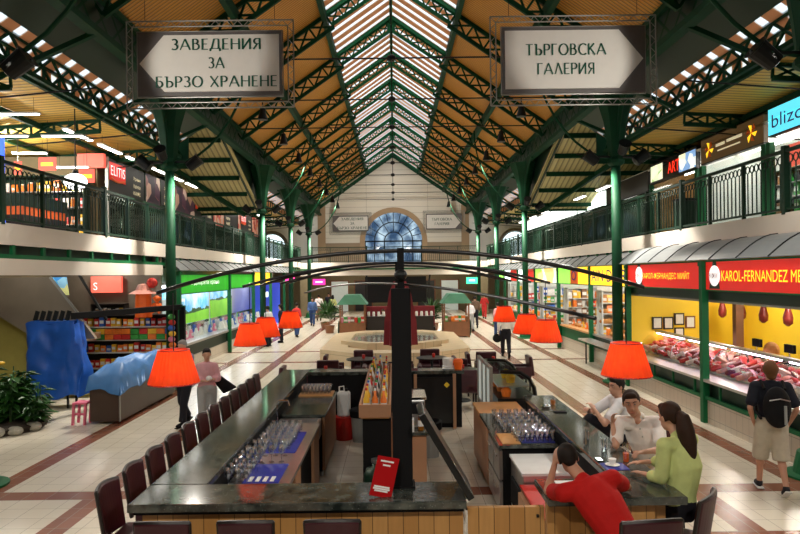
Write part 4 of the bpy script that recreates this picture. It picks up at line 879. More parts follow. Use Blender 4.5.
def faced_sign(label, sx, x, y0, y1, z0, z1, m, texts=(), th=.08, name='shop_sign', frame='greenb'):
    """a light box facing the nave"""
    t = thing(name, label, 'sign', (x, (y0+y1)/2, z0)); lo, hi = sorted((x, x + sx*th))
    MB().box(lo, hi, y0, y1, z0, z1).build('light_box', m, t)
    r = (0, -1, 0) if sx > 0 else (0, 1, 0)
    for s, fc, wf, hf, mm, dz in texts:
        yc = (y0 + (y1-y0)*fc) if sx < 0 else (y1 - (y1-y0)*fc)
        lettering(s, (x - sx*.004, yc, (z0+z1)/2 + dz*(z1-z0)), r, (0,0,1), (y1-y0)*wf, (z1-z0)*hf, mm, t, depth=.006)
    m_ = MB()
    for a, b in ((z0-.03, z0), (z1, z1+.03)): m_.box(lo-.01, hi+.01, y0, y1, a, b)
    m_.build('sign_frame', frame, t)
    return t
def logo(t, sx, x, y, z, r):
    d = MB(); d.v = []; pts = [(x - sx*.012, y + r*math.cos(2*PI*k/24), z + r*math.sin(2*PI*k/24)) for k in range(24)]
    if sx < 0: pts = pts[::-1]
    MB().prism(pts, (sx*.008, 0, 0)).build('logo_disc', 'whitelet', t); MB().prism([(x - sx*.010, y-r*1.0, z-r*1.25), (x - sx*.010, y+r*1.0, z-r*1.25), (x - sx*.010, y+r*.3, z+r*1.35), (x - sx*.010, y-r*.3, z+r*1.35)], (sx*.004, 0, 0)).build('logo_leaf', 'gal_green', t)
    lettering('КФМ', (x - sx*.02, y, z), (0, -sx, 0), (0,0,1), r*1.5, r*.6, 'darkred', t)

# ------------------------------------------------------------------ ground floor stalls, right side
F1 = 6.15
t = thing('meat_counter', 'long refrigerated meat counter with tiled base and steel ledge under the red signs', 'display counter', (F1, 12, 0))
MB().box(F1+.02, 6.6, 5.5, 17.4, 0, .47).build('tiled_base', 'tile', t)
MB().box(F1-.03, F1+.03, 5.5, 17.4, .47, .54).build('lower_rail', 'greenb', t); MB().box(F1-.06, F1+.55, 5.5, 17.4, .82, .87).build('steel_ledge', 'steel', t); MB().box(F1+.1, F1+.5, 5.5, 17.4, .47, .82).build('recess_panel', 'gal_green', t)
for k in range(12): MB().box(F1-.02, F1+.02, 6.0+k*1.02-.02, 6.0+k*1.02+.02, .54, .82).build('small_post', 'greenb', t)
m = MB(); m.prism([(6.62, 5.5, .86), (7.35, 5.5, .86), (7.35, 5.5, 1.16), (6.62, 5.5, .90)], (0, 11.9, 0)); m.build('display_bed', 'steel', t)
m = MB(); pts = [(6.62, .92), (6.66, 1.15), (6.8, 1.30), (7.05, 1.38)]
for (xa, za), (xb, zb) in zip(pts, pts[1:]): m.quad((xa, 5.5, za), (xa, 17.4, za), (xb, 17.4, zb), (xb, 5.5, zb))
m.build('curved_glass', 'pane', t)
for k in range(7): m = MB(); m.tube([(x, 5.5+k*1.98, z) for x, z in pts], .012, 5); m.build('glass_rib', 'chrome', t)
MB().box(7.0, 7.14, 5.5, 17.4, 1.38, 1.43).build('lamp_housing', 'steel', t); MB().box(7.35, 7.6, 5.5, 17.4, .86, 1.2).build('rear_ledge', 'steel', t)
for k in range(6):
    o = MB().tube([(7.05, 5.8+k*1.96, 1.355), (7.05, 7.5+k*1.96, 1.355)], .02, 6).build('ceiling_tube_lamp', 'pinktube'); tag(o, 'pinkish tube lamp inside the meat counter, %s from the near end' % orn(k), 'lamp', 'tube lamps in the meat counter')
MEAT = {}
for nm, mm in (('red', 'meat'), ('pink', 'meatpink'), ('dark', 'meatdark'), ('pale', 'fat')):
    for sh in range(2):
        rnd = random.Random(sh+3); m = MB(); m.sph((0,0,.04), (.11, .07, .045), 12, 8) if sh == 0 else m.box(-.13, .13, -.05, .05, .0, .07)
        m.v = [V((v.x*(1+.25*math.sin(9*v.y+3*v.x)), v.y*(1+.2*math.sin(14*v.x)), v.z)) for v in m.v]
        o = m.build('meat_cut', mm, None, smooth=(sh == 0), bevel=0 if sh == 0 else .015); tag(o, 'x', 'meat'); MEAT[(nm, sh)] = [o, False]
n_ = 0
for j in range(34):
    for i in range(5):
        nm = random.choice(['red', 'red', 'pink', 'dark', 'pale', 'red', 'pink']); sh = random.randint(0, 1); e = MEAT[(nm, sh)]
        x = 6.70 + .145*i; y = 8.2 + j*.27 + random.uniform(-.04, .04); z = .90 + (x-6.62)/.73*.26
        if e[1]: o = e[0].copy(); C.objects.link(o)
        else: o = e[0]; e[1] = True
        o.location = (x, y, z); o.rotation_euler = (0, -.34, random.uniform(-.5, .5) + PI/2*random.randint(0, 1)); s_ = random.uniform(.8, 1.25); o.scale = (s_, s_, s_*1.2)
        o['label'] = '%s cut of meat, %s row from the near end, %s back' % (nm, orn(j), orn(i)); o['group'] = 'cuts of meat'
# price cards
for k in range(16):
    o = MB().cbox((6.72, 8.4+.56*k, 1.02), (.01, .14, .09), Matrix.Rotation(-.4, 3, 'Y').to_3x3()).build('price_card', 'paper'); tag(o, 'white price card stuck in the meat, %s from the near end' % orn(k), 'price card', 'price cards')
# stall shell
struct('wall_stall_end', MB().box(6.25, 9.4, 17.2, 17.3, 0, 3.0), 'yellowwall'); struct('wall_stall_back', MB().box(9.4, 9.5, 4, 17.3, 0, 3.7), 'yellowwall')
struct('floor_stall_step', MB().box(7.6, 9.4, 4, 17.2, 0, .02), 'tile')
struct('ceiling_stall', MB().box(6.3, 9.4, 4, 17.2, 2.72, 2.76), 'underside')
t = thing('roller_shutter', 'rolled up dark green shutter box below the red signs', 'shutter', (6.3, 10, 2.4)); MB().box(6.26, 6.5, 5, 17.2, 2.42, 2.62).build('shutter_box', 'gal_green', t, bevel=.03); MB().box(6.3, 6.4, 5, 17.2, 2.38, 2.42).build('slat_edge', 'alu', t)
def post(x, y, lb, z=3.2, w=.13):
    t = thing('stall_post', lb, 'post', (x, y, 0)); MB().box(x-w/2, x+w/2, y-w/2, y+w/2, 0, z).build('shaft', 'greenb', t); MB().box(x-w/2-.015, x+w/2+.015, y-w/2-.015, y+w/2+.015, z-.1, z-.02).build('collar', 'greenb', t)
post(F1, 12.72, 'bright green stall post between the two red signs'); post(F1+.02, 16.9, 'bright green stall post left of the Cyrillic red sign'); post(F1, 8.6, 'bright green stall post near the right frame edge')
F2 = 6.6
for i, y in enumerate((17.9, 21.5, 25.7, 29.9, 34, 38.2)): post(F2, y, 'bright green post of the right hand shops, %s beyond the meat stall' % orn(i))
s1 = faced_sign('long red lit sign with yellow Latin letters and round white logo over the meat counter', 1, F1, 7.6, 12.62, 2.64, 3.18, 'redsign', [('KAROL-FERNANDEZ MEAT', .386, .528, .36, 'yellowlet', 0)])
logo(s1, 1, F1, 12.27, 2.91, .2)
s2 = faced_sign('red lit sign with yellow Cyrillic letters and small round logo, left of the longer one', 1, F1, 12.82, 16.9, 2.64, 3.18, 'redsign', [('КАРОЛ-ФЕРНАНДЕС МИЙТ', .57, .62, .36, 'yellowlet', 0)])
logo(s2, 1, F1, 16.9-.85, 2.91, .22)
faced_sign('yellow lit bakery sign with dark blue letters, partly behind the iron column', 1, F2-.02, 18.0, 22.9, 2.6, 3.2, 'yellowsign', [("PAIN D'OR", .62, .72, .66, 'bluelet', 0)])
faced_sign('small orange square sign with blue circle between the green and yellow ones', 1, F2-.02, 22.95, 23.9, 2.6, 3.2, 'orange', [('O', .5, .6, .6, 'bluelet', 0)])
faced_sign('lime green lit sign left of the small orange square sign', 1, F2-.02, 24.0, 25.6, 2.6, 3.2, 'limesign', [])
faced_sign('pale yellow lit sign right of the red and white boxes', 1, F2-.02, 26.0, 29.8, 2.6, 3.2, m_blotch('fruit_sign_print', [(.85, .85, .6), (.9, .6, .2), (.85, .9, .75), (.4, .7, .1)], 1.3, .8))
for i, (ya, yb) in enumerate(((30.1, 31.6), (31.8, 33.8), (34.2, 36.2), (36.4, 38))):
    faced_sign('red and white lit shop sign, %s of the row beyond the pale yellow one' % orn(i), 1, F2-.02, ya, yb, 2.6, 3.2, 'whitesign' if i % 2 else 'redsign', [])
faced_sign('lime lit sign at far end of the right hand shops', 1, F2-.02, 38.4, 41, 2.6, 3.2, 'limesign')
# canopies of grey curved panes
def canopy(sx, y0, y1, x0, lb):
    t = thing('glazed_canopy', lb, 'canopy', (sx*x0, y0, 3.2)); n = max(1, round((y1-y0)/1.02)); st = (y1-y0)/n
    def cv(f): return (sx*(x0 + .75*f), 3.22 + .42*math.sin(PI/2*f))
    for k in range(n):
        m = MB(); m.grid(lambda u, v: (cv(v)[0], y0 + st*(k+u), cv(v)[1]), 1, 6, (0, 0, .012)); m.build('pane', 'canopypane', t)
        m = MB(); m.tube([(cv(f/6)[0], y0+st*k, cv(f/6)[1]+.01) for f in range(7)], .022, 5); m.build('rib', 'iron', t)
canopy(1, 5.5, 17.4, 6.12, 'curved grey glazed canopy over the meat stall signs'); canopy(1, 17.6, 42, 6.5, 'curved grey glazed canopy over the far right shops'); canopy(-1, 19.4, 42, 6.5, 'curved grey glazed canopy over the left hand shops')
# framed notices on the yellow wall
for i, (px, py) in enumerate(((657, 323), (668, 323), (679, 319), (690, 322), (679, 333.5))):
    p = P(px, py, 17.18); t = thing('picture_frame', ['dark framed bluish certificate, first from the left on the yellow wall', 'dark framed certificate, second from the left on the yellow wall', 'dark framed notice, upper one of the stacked pair', 'reddish framed certificate at the right of the row', 'dark framed notice, lower one of the stacked pair'][i], 'picture', tuple(p), 'certificates on the yellow wall')
    w_ = .26; h_ = .33 if i != 2 else .32; MB().box(p.x-w_/2, p.x+w_/2, p.y-.03, p.y+.01, p.z-h_/2, p.z+h_/2).build('frame', 'wenge' if i != 3 else 'walnut', t); MB().box(p.x-w_/2+.035, p.x+w_/2-.035, p.y-.035, p.y-.03, p.z-h_/2+.035, p.z+h_/2-.035).build('sheet', 'paper', t)
# hams and sausages hanging, wooden posts, scale
for i in range(9):
    y = 9.0 + i*.9; t = thing('hanging_ham', 'dark cured ham hanging over the meat counter, %s from the near end' % orn(i), 'ham', (8.2, y, 2.3), 'hanging hams'); MB().lathe([(.02, 2.32), (.05, 2.2), (.10, 2.0), (.09, 1.88), (.03, 1.82)], (8.3, y, 0), 10).build('ham', 'meatdark', t, smooth=True); MB().tube([(8.3, y, 2.3), (8.3, y, 2.7)], .008, 5).build('hook', 'chrome', t)
for i, y in enumerate((10.2, 11.4, 14.6)):
    o = MB().box(7.75, 7.92, y-.08, y+.08, 0, 2.7).build('wooden_post', 'walnut'); tag(o, 'brown wooden post behind the meat counter, %s from the near end' % orn(i), 'post', 'wooden posts')
for i, y in enumerate((9.3, 12.2, 13.3)):
    t = thing('weighing_scale', '%s weighing scale with display on the butcher rear ledge, %s from near end' % (['pale', 'dark', 'dark'][i], orn(i)), 'scale', (7.48, y, 1.2)); MB().box(7.36, 7.6, y-.18, y+.18, 1.2, 1.28).build('body', 'whiteplastic' if i == 0 else 'blackm', t); MB().box(7.4, 7.56, y-.14, y+.14, 1.28, 1.3).build('pan', 'chrome', t); MB().box(7.5, 7.56, y-.14, y+.14, 1.42, 1.58).build('display', 'blackm', t); MB().box(7.52, 7.54, y-.02, y+.02, 1.28, 1.42).build('pole', 'chrome', t)
for i in range(3): o = MB().box(9.32, 9.39, 9.0+i*1.5, 9.8+i*1.5, 1.5, 2.2).build('wall_poster', ['paper', 'redpic', 'paper'][i]); tag(o, 'poster on the back wall behind the butcher counter, %s from the near end' % orn(i), 'poster')
o = MB().sph((7.5, 12.75, 1.2+.19), (.15, .15, .19), 14, 10).build('wicker_basket', 'bread'); tag(o, 'round wicker basket behind the meat counter', 'basket')
# bakery and shops further on
struct('wall_shop_back', MB().box(8.6, 8.7, 17.4, 46, 0, 3.7), 'cream')
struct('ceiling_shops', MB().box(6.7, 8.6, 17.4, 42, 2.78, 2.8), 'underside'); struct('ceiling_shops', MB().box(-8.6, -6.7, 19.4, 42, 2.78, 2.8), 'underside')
for i, (y0, y1, col) in enumerate(((18.0, 21.4, 'tile'), (21.6, 25.6, 'greenb'), (25.8, 29.8, 'greenb'), (30, 33.9, 'tile'), (34.1, 38.1, 'greenb'))):
    t = thing('shop_counter', '%s shop counter with pale ledge on the right, %s beyond the meat stall' % ('tiled' if col == 'tile' else 'green panelled', orn(i)), 'counter', (6.9, y0, 0), 'right shop counters'); MB().box(6.7, 7.2, y0, y1, 0, .5).build('tiled_base', 'tile', t); MB().box(6.68, 7.2, y0, y1, .5, .9).build('panel', 'greenb' if i else 'gal_green', t); MB().box(6.62, 7.25, y0, y1, .9, .96).build('ledge', 'pineplain' if i == 1 else 'steel', t)
    shelfunit('tall lit shelving full of goods at the back of the %s right hand shop' % orn(i), (8.55, y0+.2, 0), (0, 1, 0), 4, y1-y0-.4, 2.5, .4, 'whiteplastic', [['bread', 'yellow', 'orange'], ['brown', 'yellow', 'green', 'white', 'red'], ['blue', 'white', 'yellow', 'green'], ['red', 'white', 'blue'], ['green', 'white', 'yellow']][i], [['loaf', 'packet'], ['jar', 'packet', 'carton'], ['carton', 'packet'], ['jar', 'carton'], ['packet', 'jar']][i], (-1, 0, 0), 'in the %s right shop' % orn(i), per=[10, 12, 9, 7, 6][i], zs=[.95, 1.4, 1.85, 2.25], sc=1.45)
    for k in range(int((y1-y0)/.45)):
        c_ = random.choice(['yellow', 'orange', 'white', 'red']); goods(random.choice(['packet', 'loaf', 'jar']), c_, (6.95, y0+.3+.42*k, .962), '%s item on the ledge of the %s right shop counter, %s from the near end' % (c_, orn(i), orn(k)), 'goods on right ledges', 1.3, PI/2)
    shelfunit('lit shelving on the far side wall of the %s right hand shop' % orn(i), (6.85, y1+.06, 0), (1, 0, 0), 4, 1.35, 2.4, .35, 'whiteplastic', [['bread', 'yellow', 'orange'], ['brown', 'yellow', 'orange', 'white', 'red'], ['blue', 'white', 'yellow', 'green'], ['red', 'white', 'blue'], ['green', 'white', 'yellow']][i], [['loaf', 'packet'], ['jar', 'packet', 'carton'], ['carton', 'packet'], ['jar', 'carton'], ['packet', 'jar']][i], (0, -1, 0), 'on the %s right side wall' % orn(i), per=7, zs=[.95, 1.3, 1.65, 2.0], sc=1.35)
    o = MB().tube([(7.6, y0+.4, 2.75), (7.6, y1-.4, 2.75)], .03, 6).build('ceiling_tube_lamp', 'tube'); tag(o, 'white tube lamp under the ceiling of the %s right hand shop' % orn(i), 'lamp', 'shop tube lamps')
    struct('wall_shop_partition', MB().box(6.8, 8.6, y1+.08, y1+.14, 0, 2.8), 'white')
t = thing('bench_ledge', 'grey customer bench on thin legs before the bakery', 'bench', (6.3, 19.5, 0)); MB().box(6.1, 6.5, 17.8, 21.3, .78, .83).build('top', 'steel', t)
for y in (18, 21.1): MB().box(6.28, 6.32, y-.02, y+.02, 0, .78).build('leg', 'iron', t)
for k in range(5):
    o = MB().tube([(8.1, 6.0+2.2*k, 2.66), (8.1, 7.6+2.2*k, 2.66)], .03, 6).build('ceiling_tube_lamp', 'tube'); tag(o, 'white tube lamp under the butcher stall ceiling, %s from the near end' % orn(k), 'lamp', 'stall ceiling lamps')

# ------------------------------------------------------------------ ground floor, left side
struct('wall_shop_back', MB().box(-8.8, -8.7, 19.4, 46, 0, 3.7), 'white')
for i, y in enumerate((25.6, 30.0, 34.2, 38.4)): post(-F2, y, 'bright green post of the left hand shops, %s from the near end' % orn(i))
post(-F2, 19.6, 'bright green post at the near corner of the fish shop')
faced_sign('long green lit sign with white Cyrillic script over the landscape picture', -1, -F2, 19.7, 25.5, 2.5, 3.08, 'greensign', [('на добрата храна', .45, .62, .34, 'whitelet', .05)])
faced_sign('green lit sign beyond the first left hand post', -1, -F2, 26.0, 29.8, 2.55, 3.1, 'greensign', [])
faced_sign('yellow lit sign on the left hand shops', -1, -F2, 30.2, 34, 2.6, 3.2, 'yellowsign', [])
faced_sign('magenta lit sign at far end of the left hand shops', -1, -F2, 38.6, 42.5, 2.6, 3.1, 'magenta', [])
for i, (y0, y1) in enumerate(((19.7, 25.5), (25.8, 29.8), (30.2, 34))):
    o = MB().box(-8.69, -8.64, y0, y1, .8, 2.75).build('mural_picture', m_mural(.6, 2.8, .45) if i < 2 else 'neonblue' if False else m_mural(.9, 3.2, .4)); tag(o, 'backlit picture of blue sky and green field, %s panel from the near end' % orn(i), 'picture', 'landscape pictures')
    t = thing('fish_counter', 'steel and glass display counter before the landscape picture, %s from the near end' % orn(i), 'display counter', (-6.9, y0, 0), 'left display counters')
    MB().box(-7.5, -6.7, y0, y1, 0, .42).build('tiled_base', 'tile', t); MB().box(-7.5, -6.72, y0, y1, .42, .82).build('panel', 'gal_green', t); MB().box(-7.6, -6.6, y0, y1, .82, .90).build('ledge', 'steel', t); MB().box(-7.45, -7.4, y0, y1, .9, 1.35).build('rear_frame', 'chrome', t)
    m = MB(); m.quad((-6.75, y0, .9), (-6.75, y1, .9), (-6.95, y1, 1.3), (-6.95, y0, 1.3)); m.build('slanted_glass', 'pane', t)
    for k in range(10):
        c_ = random.choice(['white', 'pink', 'white', 'blue']); goods('packet', c_, (-7.1, y0+.3+(y1-y0-.6)*k/9, .90), '%s packet in the %s left display counter, %s from the near end' % (c_, orn(i), orn(k)), 'packets in left counters', 1.6, PI/2)
    o = MB().tube([(-7.5, y0+.4, 2.7), (-7.5, y1-.4, 2.7)], .03, 6).build('ceiling_tube_lamp', 'tube'); tag(o, 'white tube lamp under the ceiling of the %s left hand shop' % orn(i), 'lamp', 'shop tube lamps')
t = thing('milk_cooler', 'pale blue upright cooler in front of the landscape picture', 'cooler', (-8.3, 23.5, 0)); MB().box(-8.5, -7.95, 22.7, 24.3, 0, 2.2).build('cabinet_body', 'c_white', t); MB().box(-7.95, -7.93, 22.8, 24.2, .9, 2.1).build('door', mat('cooler_glass', (.2, .4, .6), .2, emit=.3), t)
t = thing('blue_banner', 'deep blue lit panel behind the far left shop posts', 'panel', (-7.5, 36.5, 0)); MB().box(-7.6, -7.5, 34.4, 42, .0, 2.6).build('panel', 'neonblue' if False else mat('deep_blue_panel', (.01, .05, .5), .5, emit=.5), t); MB().box(-7.5, -7.48, 36, 38, 1.8, 2.1).build('print', 'whitesign', t)
# near left: dark shop back wall, stairs, posters
struct('wall_left_shops', MB().box(-10.4, -10.3, 11, 19.4, 0, 3.7), 'brownwall'); struct('wall_left_return', MB().box(-10.4, -7.0, 19.2, 19.3, 0, 3.7), 'greymarble')
struct('wall_stair_side', MB().prism([(-7.2, 16.2, 0), (-11.5, 16.2, 0), (-11.5, 16.2, 3.3), (-10.5, 16.2, 2.9)], (0, .15, 0)), 'olivewall')
t = thing('staircase', 'stair flight with brown stone clad side rising left to the gallery', 'stairs', (-9, 15.6, 0))
def st(x, z): return (x, 15.5, z)
a_ = P(0, 273, 15.5); b_ = P(48, 273, 15.5); c_ = P(80, 322, 15.5); d_ = P(36, 332, 15.5); e_ = P(0, 292, 15.5)
MB().prism([(-10.6, 15.5, 3.05), (-8.35, 15.5, 3.05), (-7.25, 15.5, 1.55), (-8.6, 15.5, 1.5), (-10.6, 15.5, 2.75)], (0, .12, 0)).build('cladding_panel', 'greymarble', t)
MB().bar((-8.3, 15.45, 3.05), (-7.6, 15.45, 2.12), .05, .05).build('handrail', 'alu', t)
MB().bar((-7.9, 15.45, 3.6), (-6.95, 15.45, 2.0), .05, .05).build('handrail', 'iron', t)
m = MB()
for k in range(9): m.box(-8.2-.28*k, -7.9-.28*k, 15.62, 17.2, 1.4+.17*k, 1.57+.17*k)
m.build('steps', 'stone', t)
o = MB().prism([P(50, 277.5, 15.9), P(66, 277, 15.9), P(68.5, 295, 15.9), P(60, 295, 15.9)], (0, .04, 0)).build('flower_poster', 'flower'); tag(o, 'light blue poster with a white and yellow flower beside the stairs', 'poster')
p = P(107.5, 284.5, 19.1); t = thing('lit_shop_sign', 'pink coral lit sign with a white letter S over the bottle shelves', 'sign', tuple(p)); MB().box(p.x-.45, p.x+.45, 19.0, 19.12, p.z-.24, p.z+.24).build('light_box', 'coral', t); lettering('S', (p.x-.31, 19.0, p.z-.05), (1,0,0), (0,0,1), .12, .22, 'whitelet', t)
shelfunit('dark shelving with rows of bottles below the S sign', (-8.95, 19.15, 1.0), (1, 0, 0), 3, 1.0, 1.25, .3, 'wenge', ['yellow', 'white', 'brown'], ['jar', 'carton'], (0, -1, 0), 'below the S sign', per=7, zs=[.1, .5, .9])
# toy kiosk
A = V((-6.95, 14.6, 0)); B = V((-5.95, 17.7, 0)); al = (B-A).normalized(); fc = V((al.y, -al.x, 0))
A = V((-7.95, 17.6, 0)); B = V((-6.0, 17.6, 0)); 
t = thing('kiosk_frame', 'black steel frame of the toy kiosk with a long sloping top beam', 'kiosk', (-6.6, 16, 0))
pa = P(73, 316, 14.0); pb = P(181, 307, 17.4); MB().bar(pa, pb, .12, .14).build('top_beam', 'blackm', t)
MB().box(pb.x-.2, pb.x-.08, 17.3, 17.42, 0, pb.z).build('corner_post', 'blackm', t); MB().box(pb.x-.02, pb.x+.12, 17.3, 17.42, 0, pb.z).build('corner_post', 'blackm', t)
MB().box(pb.x-.2, pb.x+.12, 17.3, 17.42, pb.z, pb.z+.04).build('cap_strip', 'greenb', t)
shelfunit('toy shelves stacked with red, yellow and blue boxes in the kiosk', (-8.8, 17.9, 0), (1, 0, 0), 4, 2.75, 2.0, .4, 'wenge', ['red', 'orange', 'yellow', 'blue', 'red'], ['carton', 'packet', 'carton'], (0, -1, 0), 'on the toy shelves', per=17, zs=[.55, .98, 1.32, 1.68], sc=.95)
for k in range(22):
    row, i = divmod(k, 11); c_ = random.choice(['red', 'orange', 'yellow', 'blue', 'green']); px = 78 + 8.2*i
    o = MB().box(-8.6+.235*i, -8.6+.235*i+.22, 17.42, 17.6, 1.33+.15*row, 1.33+.15*row+.14).build('toy_box', 'c_'+c_); tag(o, '%s toy box, %s row on the kiosk shelf, %s from the left' % (c_, ['lower', 'upper'][row], orn(i)), 'box', 'toy boxes')
p = P(143.5, 299, 17.2); t = thing('puppet_figure', 'tall orange cloth puppet stand with a pale floppy hat on the kiosk', 'toy', (p.x, 17.2, 1.9)); MB().lathe([(.22, 1.95), (.2, 2.62), (.1, 2.68)], (p.x, 17.2, 0), 14).build('body', 'orange', t); MB().lathe([(.38, 2.58), (.2, 2.68), (.14, 2.82), (.04, 2.85)], (p.x, 17.2, 0), 14).build('hat', 'meatpink', t)
p = P(157, 300, 17.1); t = thing('plush_monkey', 'orange plush toy sitting on the kiosk beam', 'toy', (p.x, 17.1, 2.1)); z0 = 2.08
MB().sph((p.x, 17.1, z0+.14), (.11, .09, .14)).build('body', 'orange', t, smooth=True); MB().sph((p.x, 17.1, z0+.36), (.09, .08, .09)).build('head', 'orange', t, smooth=True)
for s in (-1, 1): MB().limb((p.x+s*.09, 17.1, z0+.22), (p.x+s*.15, 17.05, z0+.05), .035, .03, 8).build('arm', 'orange', t, smooth=True); MB().limb((p.x+s*.06, 17.1, z0+.05), (p.x+s*.1, 16.95, z0-.0), .04, .035, 8).build('leg', 'orange', t, smooth=True); MB().sph((p.x+s*.09, 17.1, z0+.38), .03).build('ear', 'orange', t)
p = P(152, 283, 17.2); o = MB().sph((p.x, 17.2, p.z), (.15, .1, .14)).build('plush_toy', 'c_red'); tag(o, 'small red and white plush toy above the orange puppet', 'toy')
for k in range(9):
    c_ = ['red', 'green', 'white', 'orange', 'pink', 'yellow', 'blue', 'red', 'green'][k]; o = MB().sph((-5.98+.02*(k % 2), 17.15, .75+.15*k), (.10, .08, .08)).build('hanging_toy', 'c_'+c_); tag(o, '%s soft toy hanging between the kiosk posts, %s from the bottom' % (c_, orn(k)), 'toy', 'hanging toys')
# tarpaulin covered things
from mathutils import noise
for k in range(3):
    o = MB().tube([(-8.3, 11.2+2.2*k, 3.62), (-8.3, 12.7+2.2*k, 3.62)], .03, 6).build('ceiling_tube_lamp', 'tube'); tag(o, 'added fill tube hidden under the left gallery, %s from the near end' % orn(k), 'lamp', 'added fill tubes under left gallery')  # added tubes, out of view, to brighten the dark side under the gallery
t = thing('covered_box', 'brown wooden kiosk box under a light blue tarpaulin, beside the brown floor stripe', 'kiosk', (-6.1, 14.8, 0)); MB().box(-6.28, -5.68, 13.15, 16.5, .06, .80).build('wooden_box', mat('dark_brown_box', (.055, .03, .02), .4), t); MB().box(-5.69, -5.67, 13.15, 13.2, .06, .8).build('corner_strip', 'alu', t)
for y in (13.4, 14.6, 15.8): MB().lathe([(.05, 0), (.05, .06)], (-5.8, y, 0), 8).build('caster', 'iron', t)
def tarpf(u, v):
    x = -6.36 + .74*u + .03*math.sin(11*v); y = 13.08 + 3.1*v; e = min(u, 1-u, v*1.6, (1-v)*1.6); z = .84 + .34*min(1, e*4)**.6 + .05*math.sin(7*u+3)*math.sin(9*v) if e > .001 else .66 + .05*math.sin(17*v+5*u)
    nv = noise.fractal(V((x*2.2, y*2.2, z)), .8, 2, 5); return (x + .02*nv, y + .02*nv, z + (.07*nv if e > .001 else .04*nv))
MB().grid(tarpf, 26, 34, (0, 0, .01)).build('tarpaulin', 'tarp2', t, smooth=True)
t = thing('covered_rack', 'tall rack wrapped in glossy bright blue tarpaulin before the stairs', 'rack', (-8.1, 15.1, 0))
from mathutils import noise
def wrap(u, v):
    a = 2*PI*u; z = .28 + 1.72*v; w_ = .50 + .05*math.sin(3*a+4*v) + .05*math.sin(7*a-5*v) + .06*(1-v)*math.sin(2*a); ww = w_*(1+.12*(1-v))
    cx = max(-1, min(1, 1.35*math.cos(a))); cy = max(-1, min(1, 1.35*math.sin(a))); return (-7.95 + .1*(1-v) + (ww+.06*noise.noise(V((3*math.cos(a), 3*math.sin(a)+5*v, 3*v))))*cx, 15.05 + (ww+.09*noise.noise(V((4*math.cos(a)+7, 3*v+2*cx, 6*v))))*.6*cy, z + .05*math.sin(5*a))
MB().grid(wrap, 48, 20).build('tarpaulin', 'tarp', t, smooth=True); MB().box(-8.4, -7.55, 14.8, 15.3, 1.96, 2.02).build('top_board', 'tarp', t)
for x in (-8.3, -7.6):
    for y in (14.85, 15.25): MB().box(x-.02, x+.02, y-.02, y+.02, 0, 2.02).build('leg', 'iron', t)
for i in range(6): o = MB().cbox((-8.42+.15*i, 15.05, 2.14), (.1, .02, .24), Matrix.Rotation(.3, 3, 'Y').to_3x3()).build('wire_rack', 'iron'); tag(o, 'small dark wire card holder on the blue covered rack, %s from the left' % orn(i), 'card holder', 'wire card holders')
t = thing('plastic_stool', 'pink plastic stool beside the light blue covered box', 'stool', (-6.75, 13.3, 0))
MB().box(-6.63, -6.33, 13.1, 13.4, .42, .46).build('seat', 'pinkplastic', t, bevel=.015)
for x, y in ((-6.60, 13.13), (-6.36, 13.13), (-6.60, 13.37), (-6.36, 13.37)): MB().bar((x, y, .42), (x*1.004, y, 0), .045, .045).build('leg', 'pinkplastic', t)
MB().box(-6.61, -6.35, 13.12, 13.15, .2, .24).build('crossbar', 'pinkplastic', t)
# big plant by the stairs
t = thing('leafy_plant', 'large bushy dark green plant in a stone edged bed by the stairs', 'plant', (-7.9, 12.9, 0)); rnd = random.Random(5)
MB().lathe([(.85, 0), (.9, .12), (.7, .16)], (-8.0, 12.9, 0), 16).build('soil_bed', 'soil', t)
for c in range(24):
    m = MB(); a = rnd.uniform(0, 2*PI); r0 = rnd.uniform(.1, 1.0); bx_, by_ = -7.85 + r0*math.cos(a), 13.0 + r0*.7*math.sin(a); hh = rnd.uniform(.55, 1.25)*(1.15-.4*r0)
    for k in range(34):
        th = rnd.uniform(0, 2*PI); z0 = .1 + hh*rnd.uniform(.1, 1); L_ = rnd.uniform(.18, .36); ph = rnd.uniform(-.5, .6); d = V((math.cos(th)*math.cos(ph), math.sin(th)*math.cos(ph), math.sin(ph))); s = V((-math.sin(th), math.cos(th), 0)); q = V((bx_, by_, z0)) + d*.05; w_ = L_*.22
        m.add([q, q + d*L_*.5 + s*w_ + V((0,0,.02)), q + d*L_ - V((0,0,.05)), q + d*L_*.5 - s*w_ + V((0,0,.02))], [(0,1,2,3)])
    m.tube([(bx_, by_, .05), (bx_+.03, by_, .1+hh)], .012, 5); o = m.build('foliage', 'leaf', t)
for i, (x, y, r_) in enumerate(((-7.35, 12.35, .13), (-7.62, 12.15, .16), (-8.0, 12.1, .15), (-8.35, 12.2, .17), (-7.2, 12.7, .14))):
    o = MB().sph((x, y, r_*.6), (r_*1.2, r_, r_*.7), 10, 7).build('border_stone', 'rock'); tag(o, 'pale rounded stone edging the plant bed, %s from the right' % orn([1, 2, 3, 4, 0][i]), 'stone', 'edging stones')
p = P(6, 372, 13.2); o = MB().sph((-7.95, 12.9, 1.32), (.09, .06, .04)).build('yellow_flower', 'c_yellow'); tag(o, 'small yellow orange flower head above the bushy plant', 'flower')

